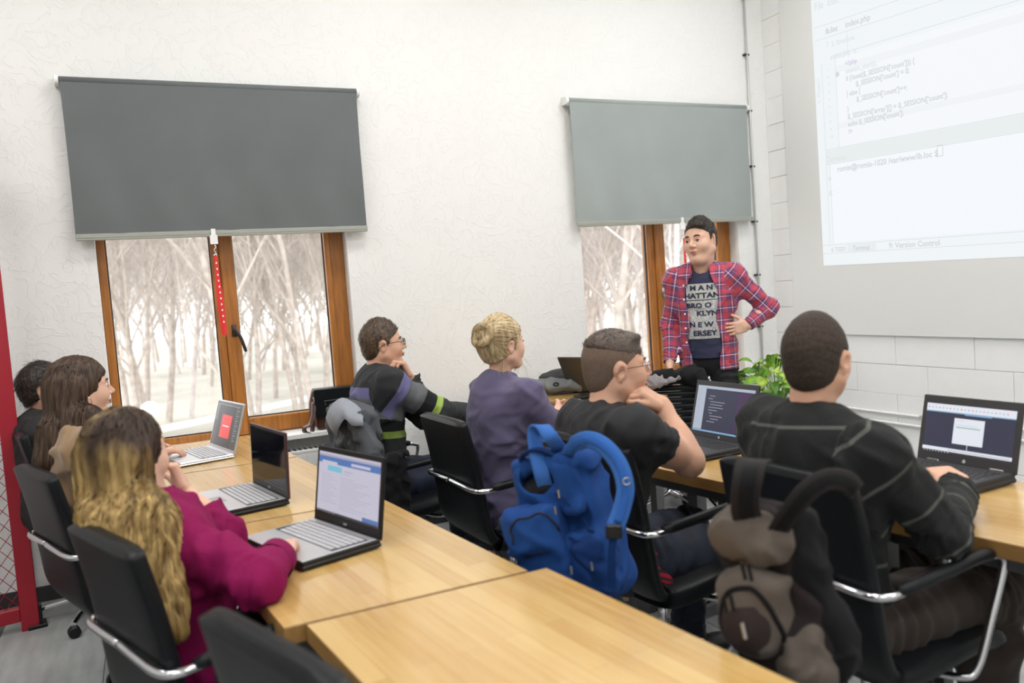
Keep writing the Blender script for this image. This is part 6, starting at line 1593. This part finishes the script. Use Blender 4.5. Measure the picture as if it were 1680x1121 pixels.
# grey jacket over the chair of the striped man
def jacket_one():
    c0 = V(.87, 3.83, .80); t = thing('jacket', 'grey jacket with turned-out collar draped over the chair of the striped man', 'jacket', (.87, 3.83, .45)); yw = R_(8); F = yawv(8); Lf = np.cross((0, 0, 1), F); R = np.array([F, Lf, V(0, 0, 1)])
    L = lf(V(.905, 3.815, -.035), R)
    outer = cloth('dark grey jacket cloth', (.085, .09, .10)); inner = cloth('pale grey lining', (.26, .275, .31)); dk = cloth('near black jacket cloth', (.012, .012, .014))
    f = Fld(L(-.16, -.33, .30), L(.16, .33, 1.1)+.1, .006) if False else Fld(V(.55, 3.50, .28), V(1.08, 4.24, 1.06), .006)
    f.rbox(L(-.025, 0, .75), (.048, .245, .235), R, r=.035, k=.01)
    for i, y in enumerate((-.20, -.13, -.05, .03, .12, .20)):
        f.cone(L(-.06, y*.9, .94), L(-.075-.01*(i % 2), y*1.08, .46), .020, .030, k=.03)
    f.wrinkle(.010, .07, 31); body = fobj('jacket_back', f, outer, t)
    top = spline([dep(x, y, d) for x, y, d in ((534, 686, 3.74), (542, 667, 3.72), (560, 653, 3.74), (580, 661, 3.72), (597, 676, 3.68))], 6); bot = spline([dep(x, y, d) for x, y, d in ((553, 718, 3.68), (556, 703, 3.64), (566, 688, 3.62), (578, 698, 3.60), (597, 699, 3.60))], 6)
    mb = MB(); mb.rings([[a_, (a_+b_)/2-_f*.028, b_-_f*.006, b_+_f*.002, (a_+b_)/2-_f*.016, a_+_f*.012] for a_, b_ in zip(top, bot)]); build('collar', mb, inner, body, smooth=True, world=True)
    top = spline([dep(x, y, d) for x, y, d in ((548, 664, 3.76), (562, 654, 3.80), (590, 660, 3.78), (612, 668, 3.74))], 6); bot = spline([dep(x, y, d) for x, y, d in ((556, 705, 3.72), (575, 720, 3.70), (600, 722, 3.68), (627, 722, 3.66))], 6)
    mb = MB(); mb.rings([[a_, (a_+b_)/2-_f*.030, b_-_f*.01, b_+_f*.004, (a_+b_)/2-_f*.010, a_+_f*.02] for a_, b_ in zip(top, bot)]); build('shoulder_yoke', mb, outer, body, smooth=True, world=True)
    f = Fld(V(.55, 3.40, .40), V(1.2, 4.3, 1.12), .006); f.cone(L(-.07, -.18, .93), L(-.04, -.27, .80), .050, .045, k=.02).cone(L(-.04, -.27, .80), L(-.05, -.26, .50), .045, .036, k=.03, fold=[(.5, .6, .004, .05)]).wrinkle(.008, .06, 35); fobj('sleeve', f, outer, body)
    f = Fld(V(.55, 3.40, .28), V(1.2, 4.3, 1.0), .006); f.rbox(L(.02, -.27, .58), (.10, .025, .20), R, r=.02, k=.01).wrinkle(.008, .06, 36); fobj('front_panel', f, dk, body)
jacket_one()

# ribbed chair at the end of the back table with a checked-lining jacket
def ribbed():
    c = dep(1078, 640, 4.98); x, y = c[0]+.10, c[1]+.06; yaw = 52; t = thing('office_chair', 'black ribbed office chair with a black jacket, beside the standing man', 'chair', (x, y, 0), R_(yaw))
    mb = MB(); mb.sweep([((-.24, 0, .47), (0, .18, 0), (.0, 0, .012)), ((-.22, 0, .47), (0, .235, 0), (0, 0, .03)), ((.2, 0, .465), (0, .24, 0), (0, 0, .03)), ((.24, 0, .45), (0, .20, 0), (0, 0, .012))], 24, 5); build('seat', mb, M['leather'], t, smooth=True)
    zt = c[2]+.09
    for i in range(9):
        z = .52+i*(zt-.52)/9; h = (zt-.52)/18-.002; mb = MB(); xo = -.235-.05*((z-.5)/.5); mb.sweep([((xo, -.225, z+h), (0, 0, h*.7), (.012, 0, 0)), ((xo-.008, -.20, z+h), (0, 0, h), (.022, 0, 0)), ((xo-.018, 0, z+h), (0, 0, h), (.024, 0, 0)), ((xo-.008, .20, z+h), (0, 0, h), (.022, 0, 0)), ((xo, .225, z+h), (0, 0, h*.7), (.012, 0, 0))], 14, 3); build('back_rib', mb, M['leather'], t, smooth=True)
    for s in (-1, 1):
        mb = MB(); mb.tube(spline([(-.20, s*.235, .44), (-.235, s*.236, .56), (-.28, s*.236, zt-.02)], 6), .012, 8); build('back_frame', mb, M['chrome'], t, smooth=True)
        mb = MB(); mb.tube(spline([(-.25, s*.25, .68), (-.1, s*.26, .69), (.12, s*.26, .69), (.18, s*.26, .64), (.1, s*.25, .46)], 6), .012, 8); build('arm', mb, M['chrome'], t, smooth=True)
    mb = MB(); mb.lathe([(.025, .08), (.025, .45)], n=14); build('gas_column', mb, M['chrome'], t)
    mb = MB()
    for q in range(5):
        a = q*1.2566; cc, ss = math.cos(a), math.sin(a); mb.sweep([((cc*.02, ss*.02, .10), (-ss*.025, cc*.025, 0), (0, 0, .014)), ((cc*.29, ss*.29, .065), (-ss*.014, cc*.014, 0), (0, 0, .01))], 10, 3)
    build('star_base', mb, M['chrome'], t)
    for q in range(5):
        a = q*1.2566; mb = MB(); mb.lathe([(.001, -.02), (.026, -.02), (.027, .02), (.001, .02)], (math.cos(a)*.29, math.sin(a)*.29, .028), (-math.sin(a), math.cos(a), 0), 14); build('caster', mb, M['black'], t)
    j = thing('jacket', 'black jacket with grey checked lining hung on the ribbed chair', 'jacket', (x, y, .45)); F = yawv(yaw); Lf = np.cross((0, 0, 1), F); R = np.array([F, Lf, V(0, 0, 1)]); L = lf(V(x, y, 0)-F*.285, R)
    bk = cloth('black jacket cloth', (.010, .010, .011)); lin = cloth('grey checked lining', (.26, .24, .25), )
    f = Fld(V(x, y, .2)-.52, V(x+.5, y+.5, zt+.15), .006)
    f.cone(L(-.01, .20, zt+.005), L(.0, -.20, zt+.01), .045, .05, k=.02).cone(L(.0, -.20, zt+.01), L(.0, -.30, zt-.12), .05, .045, k=.03).cone(L(.0, -.30, zt-.12), L(.0, -.33, .36), .045, .06, k=.03, fold=[(.5, .6, .006, .06)]).cone(L(.0, -.24, zt-.08), L(.0, -.29, .34), .035, .05, k=.03).wrinkle(.012, .07, 41); jb = fobj('jacket_body', f, bk, j)
    f = Fld(V(x, y, .2)-.55, V(x+.5, y+.5, zt+.15), .006); f.cone(L(-.045, -.285, zt-.06), L(-.055, -.315, .42), .020, .038, k=.02, flat=(F, 1.6)).wrinkle(.006, .05, 42); fobj('lining', f, lin, jb)
    f = Fld(V(x, y, .5)-.5, V(x+.5, y+.5, zt+.15), .005); f.ell(L(-.05, .06, zt-.010), (.022, .10, .040), R, k=.01).cone(L(-.055, .12, zt-.04), L(-.052, -.10, zt+.005), .010, .012, k=.02).wrinkle(.008, .04, 43); fobj('lining_fold', f, lin, jb)
ribbed()

# brown black leather messenger bag on the sill
t = thing('messenger_bag', 'dark brown leather messenger bag standing on the left window sill', 'bag', (1.03, 4.735, .716), R_(-4))
mb = MB(); mb.cbox((-.15, -.045, .0), (.14, .045, .225), .012); build('bag_body', mb, M['brownleather'], t)
mb = MB(); mb.cbox((-.155, -.054, .07), (.145, -.045, .235), .004).cbox((-.155, -.054, .225), (.145, .05, .240), .005); fl_ = build('flap', mb, M['leather'], t)
mb = MB(); mb.tube([(-.10, -.056, .17), (.12, -.056, .172)], .002, 6); build('zip', mb, M['steel'], fl_)
mb = MB(); mb.cbox((-.098, -.061, .145), (-.09, -.056, .172), .001); build('zip_pull', mb, M['chrome'], fl_)
mb = MB(); sp = spline([(-.15, 0, .23), (-.172, -.01, .15), (-.175, -.04, .04), (-.19, -.06, -.005), (-.225, -.07, .005), (-.225, -.07, .03), (-.19, -.07, .05), (-.17, -.06, .10), (-.158, -.03, .17)], 6); mb.ribbon(sp, [V(.7, -.7, .1)]*len(sp), .034, .004); build('shoulder_strap', mb, M['brownleather'], t, smooth=True)
for z in (.18, .12):
    mb = MB(); mb.tube([V(-.158, -.02, z)+V(0, math.cos(q)*.012, math.sin(q)*.014) for q in np.linspace(0, 6.28, 13)], .0025, 5); build('strap_ring', mb, M['steel'], t)

# grey backpack lying on the back table
c = V(2.37, 4.50, BT); t = thing('backpack', 'grey and black backpack lying flat on the table by the wall', 'backpack', tuple(c)); g1 = cloth('mid grey canvas', (.17, .18, .18)); g2 = cloth('dark grey canvas', (.045, .046, .048))
R = basis(yawv(-20)); L = lf(c, R); f = Fld(c-V(.3, .3, .005), c+V(.3, .3, .25), .0055); f.ell(L(0, 0, .055), (.185, .13, .05), R, k=.01).ell(L(.13, -.02, .045), (.08, .11, .045), R, k=.03).wrinkle(.009, .09, 51).plane(c+V(0, 0, .002), (0, 0, -1)); b_ = fobj('main_compartment', f, g1, t)
f = Fld(c-V(.3, .3, .005), c+V(.3, .3, .25), .0055); f.ell(L(.015, .035, .105), (.125, .09, .035), R, k=.01).ell(L(.02, .04, .13), (.06, .06, .02), R, k=.03).wrinkle(.006, .07, 52); fobj('back_panel', f, g2, t)
f = Fld(c-V(.3, .3, .005), c+V(.3, .3, .25), .0055); f.ell(L(-.15, -.06, .05), (.05, .07, .045), R, k=.01).wrinkle(.006, .05, 53).plane(c+V(0, 0, .002), (0, 0, -1)); fobj('side_pocket', f, M['leather'], t)
mb = MB(); mb.tube([L(-.02, -.125, .075)+(R[0]*math.cos(q)*.016+V(0, 0, 1)*math.sin(q)*.010) for q in np.linspace(0, 6.28, 13)], .005, 6); build('strap_ring', mb, M['black'], b_, world=True)
mb = MB(); sp = spline([L(.12, -.09, .07), L(.17, -.10, .03), L(.21, -.07, .012), L(.24, -.02, .010)], 5); mb.ribbon(sp, [V(0, 0, 1)+R[1]]*len(sp), .03, .006); build('shoulder_strap', mb, M['black'], b_, smooth=True, world=True)

# plant
c = V(*dep(1272, 640, 5.0)); px_, py_ = c[0], c[1]
t = thing('potted_plant', 'bright green leafy pothos plant in a tall white planter by the block wall', 'plant', (px_, py_, 0))
mb = MB(); mb.lathe([(.12, 0), (.13, .01), (.16, .60), (.168, .605), (.168, .62), (.150, .62), (.145, .57), (.001, .57)], n=28); build('planter', mb, M['whiteplastic'], t, ang=40)
mb = MB(); mb.lathe([(.001, .585), (.144, .58), (.144, .57)], n=20); build('soil', mb, mat('dark soil', (.03, .02, .012), .95, bump=1, bscale=60), t)
lv = []
for (a, b_, nm) in (((.20, .42, .04), .25, 'leaf green'), ((.36, .52, .05), .2, 'yellow green leaf'), ((.09, .24, .03), .25, 'deep green leaf')):
    m_ = mat(nm, a, .4, var=b_, vscale=30); m_.node_tree.nodes['Principled BSDF'].inputs['Subsurface Weight'].default_value = .1; lv.append(m_)
def leaf_mesh(m_, cur):
    mb = MB(); n = 7; rows = []
    for i in range(n+1):
        u = i/n; w = .034*math.sin(math.pi*min(1, u**.75))**.8*(1-.25*u)+.0005; x = .095*u; z = .012*math.sin(u*3)-cur*u*u*.05
        rows.append([(x, -w, z+.006), (x, -w*.5, z+.001), (x, 0, z-.003), (x, w*.5, z+.001), (x, w, z+.006)])
    mb.rings(rows, closed=False, cap=False); return mkmesh('leaf', mb.v, mb.f, [m_], None, True)
lms = [leaf_mesh(m_, k) for m_ in lv for k in (.3, 1.0)]; rl = random.Random(4); stm = MB()
for i in range(74):
    a = rl.random()*6.283; rr = .04+.17*rl.random()**.7; z = .70+.26*rl.random()*(1-rr*1.8); dxy = V(math.cos(a), math.sin(a), 0); p = dxy*rr+V(0, 0, z)
    stm.tube(spline([(0+.03*math.cos(a), .03*math.sin(a), .58), tuple(dxy*rr*.5+V(0, 0, (z+.6)/2+.05)), tuple(p)], 3), .0022, 4)
    o = link('leaf', lms[(i*5) % 6], t); o.location = tuple(p); o.rotation_euler = (rl.uniform(-.5, .5), rl.uniform(-.5, .7), a+rl.uniform(-.6, .6)); s_ = rl.uniform(.85, 1.35); o.scale = (s_,)*3
o = build('stems', stm, lv[0], t); o['kind'] = 'stuff'

# grass tuft under the blue backpack
c = onz(990, 978, 0); t = thing('grass_mat', 'small tuft of green artificial grass on the floor below the blue backpack', 'decoration', (c[0], c[1], 0))
mb = MB(); mb.cbox((-.09, -.07, .0), (.09, .07, .02), .004); build('tray', mb, mat('green tray', (.05, .18, .05), .5), t)
mb = MB(); rg = random.Random(2)
for i in range(420):
    x, y = rg.uniform(-.085, .085), rg.uniform(-.065, .065); dx, dy, h = rg.uniform(-.02, .02), rg.uniform(-.02, .02), rg.uniform(.03, .06); mb.add([(x-.002, y, .018), (x+.002, y, .018), (x+dx, y+dy, .018+h)], [(0, 1, 2)])
o = build('grass_blades', mb, mat('artificial grass', (.10, .36, .12), .6, var=.3, vscale=40), t); o['kind'] = 'stuff'

# small things on the tables
def small(name, label, cat, mb, m, loc, rz=0, **k):
    o = build(name, mb, m, None, **k); o.location = loc; o.rotation_euler = (0, 0, rz); return tag(o, label, cat)
p = onz(1212, 752, .752); mb = MB(); mb.ball((0, 0, .012), (.055, .030, .024), 16, 10); mb.v = [(x, y, max(z, 0)) for x, y, z in mb.v]
small('mouse', 'black computer mouse beside the laptop with code editor', 'mouse', mb, M['black'], (1.83, 2.13, .752), R_(10), smooth=True)
mb = MB(); mb.cbox((-.075, -.036, 0), (.075, .036, .009), .003); small('phone', 'brown cased phone lying at the table edge before the woman with bun', 'phone', mb, mat('brown phone case', (.16, .06, .03), .35), (1.66, 3.36, .752), R_(80))
mb = MB(); mb.cbox((-.035, -.02, 0), (.035, .02, .018), .005); small('lighter_case', 'small orange red case beside the brown phone', 'case', mb, mat('orange plastic', (.75, .10, .03), .4), (1.66, 3.50, .752), R_(60))
mb = MB(); mb.cbox((-.105, -.148, 0), (.105, .148, .004), .001); small('paper_stack', 'white sheets of paper beside the elbow of the man in black', 'paper', mb, M['white'], (1.93, 2.63, .752), R_(12))
mb = MB(); mb.cbox((-.13, -.09, 0), (.13, .09, .009), .003); tb_ = small('tablet', 'pale tablet lying on the table in front of the man in black', 'tablet', mb, M['silver'], (1.95, 3.02, .752), R_(70))
mb = MB(); mb.cbox((-.08, -.04, 0), (.08, .04, .012), .004); small('phone', 'dark brown wallet on the table before the striped man', 'wallet', mb, M['brownleather'], (1.68, 4.32, .754), R_(15))
c = V(1.66, 4.44, .754); f = Fld(c-V(.1, .1, .003), c+V(.1, .1, .05), .004); f.ell(c+V(0, 0, .010), (.075, .045, .014), basis(yawv(20)), k=.01).wrinkle(.006, .03, 3).plane(c+V(0, 0, .001), (0, 0, -1)); tcl = thing('cloth', 'crumpled red cloth on the table beside the dark brown wallet', 'cloth', tuple(c)); fobj('folds', f, mat('red cloth', (.55, .03, .06), .8), tcl)
mb = MB(); mb.tube(spline([(2.34, 4.15, BT+.006), (2.28, 4.05, BT+.012), (2.22, 3.98, BT+.006), (2.20, 3.86, BT+.006), (2.24, 3.75, BT+.006)], 8), .005, 6); mb.cbox((2.32, 4.10, BT), (2.40, 4.20, BT+.022), .004); small('cable', 'black power cable with adapter on the table by the wall', 'cable', mb, M['black'], (0, 0, .0005), smooth=False)
mb = MB(); mb.cbox((-.06, -.012, 0), (.06, .012, .012), .003); small('marker', 'black marker near the right end of the table by the wall', 'marker', mb, M['black'], (2.70, 3.98, BT+.001), R_(20))
for (x0, y0, x1, y1, lab) in ((2.36, 1.05, 2.52, .92, 'black cable hanging under the right table edge'), (1.30, 3.70, 1.55, 3.65, 'black plug cable hanging between the chairs of striped man and bun woman')):
    mb = MB(); mb.tube(spline([(x0, y0, .70), ((x0+x1)/2, (y0+y1)/2, .42), (x1, y1, .10), (x1+.12, y1, .006), (x1+.3, y1-.1, .006)], 8), .004, 6); tag(build('cable', mb, M['black'], smooth=True), lab, 'cable')
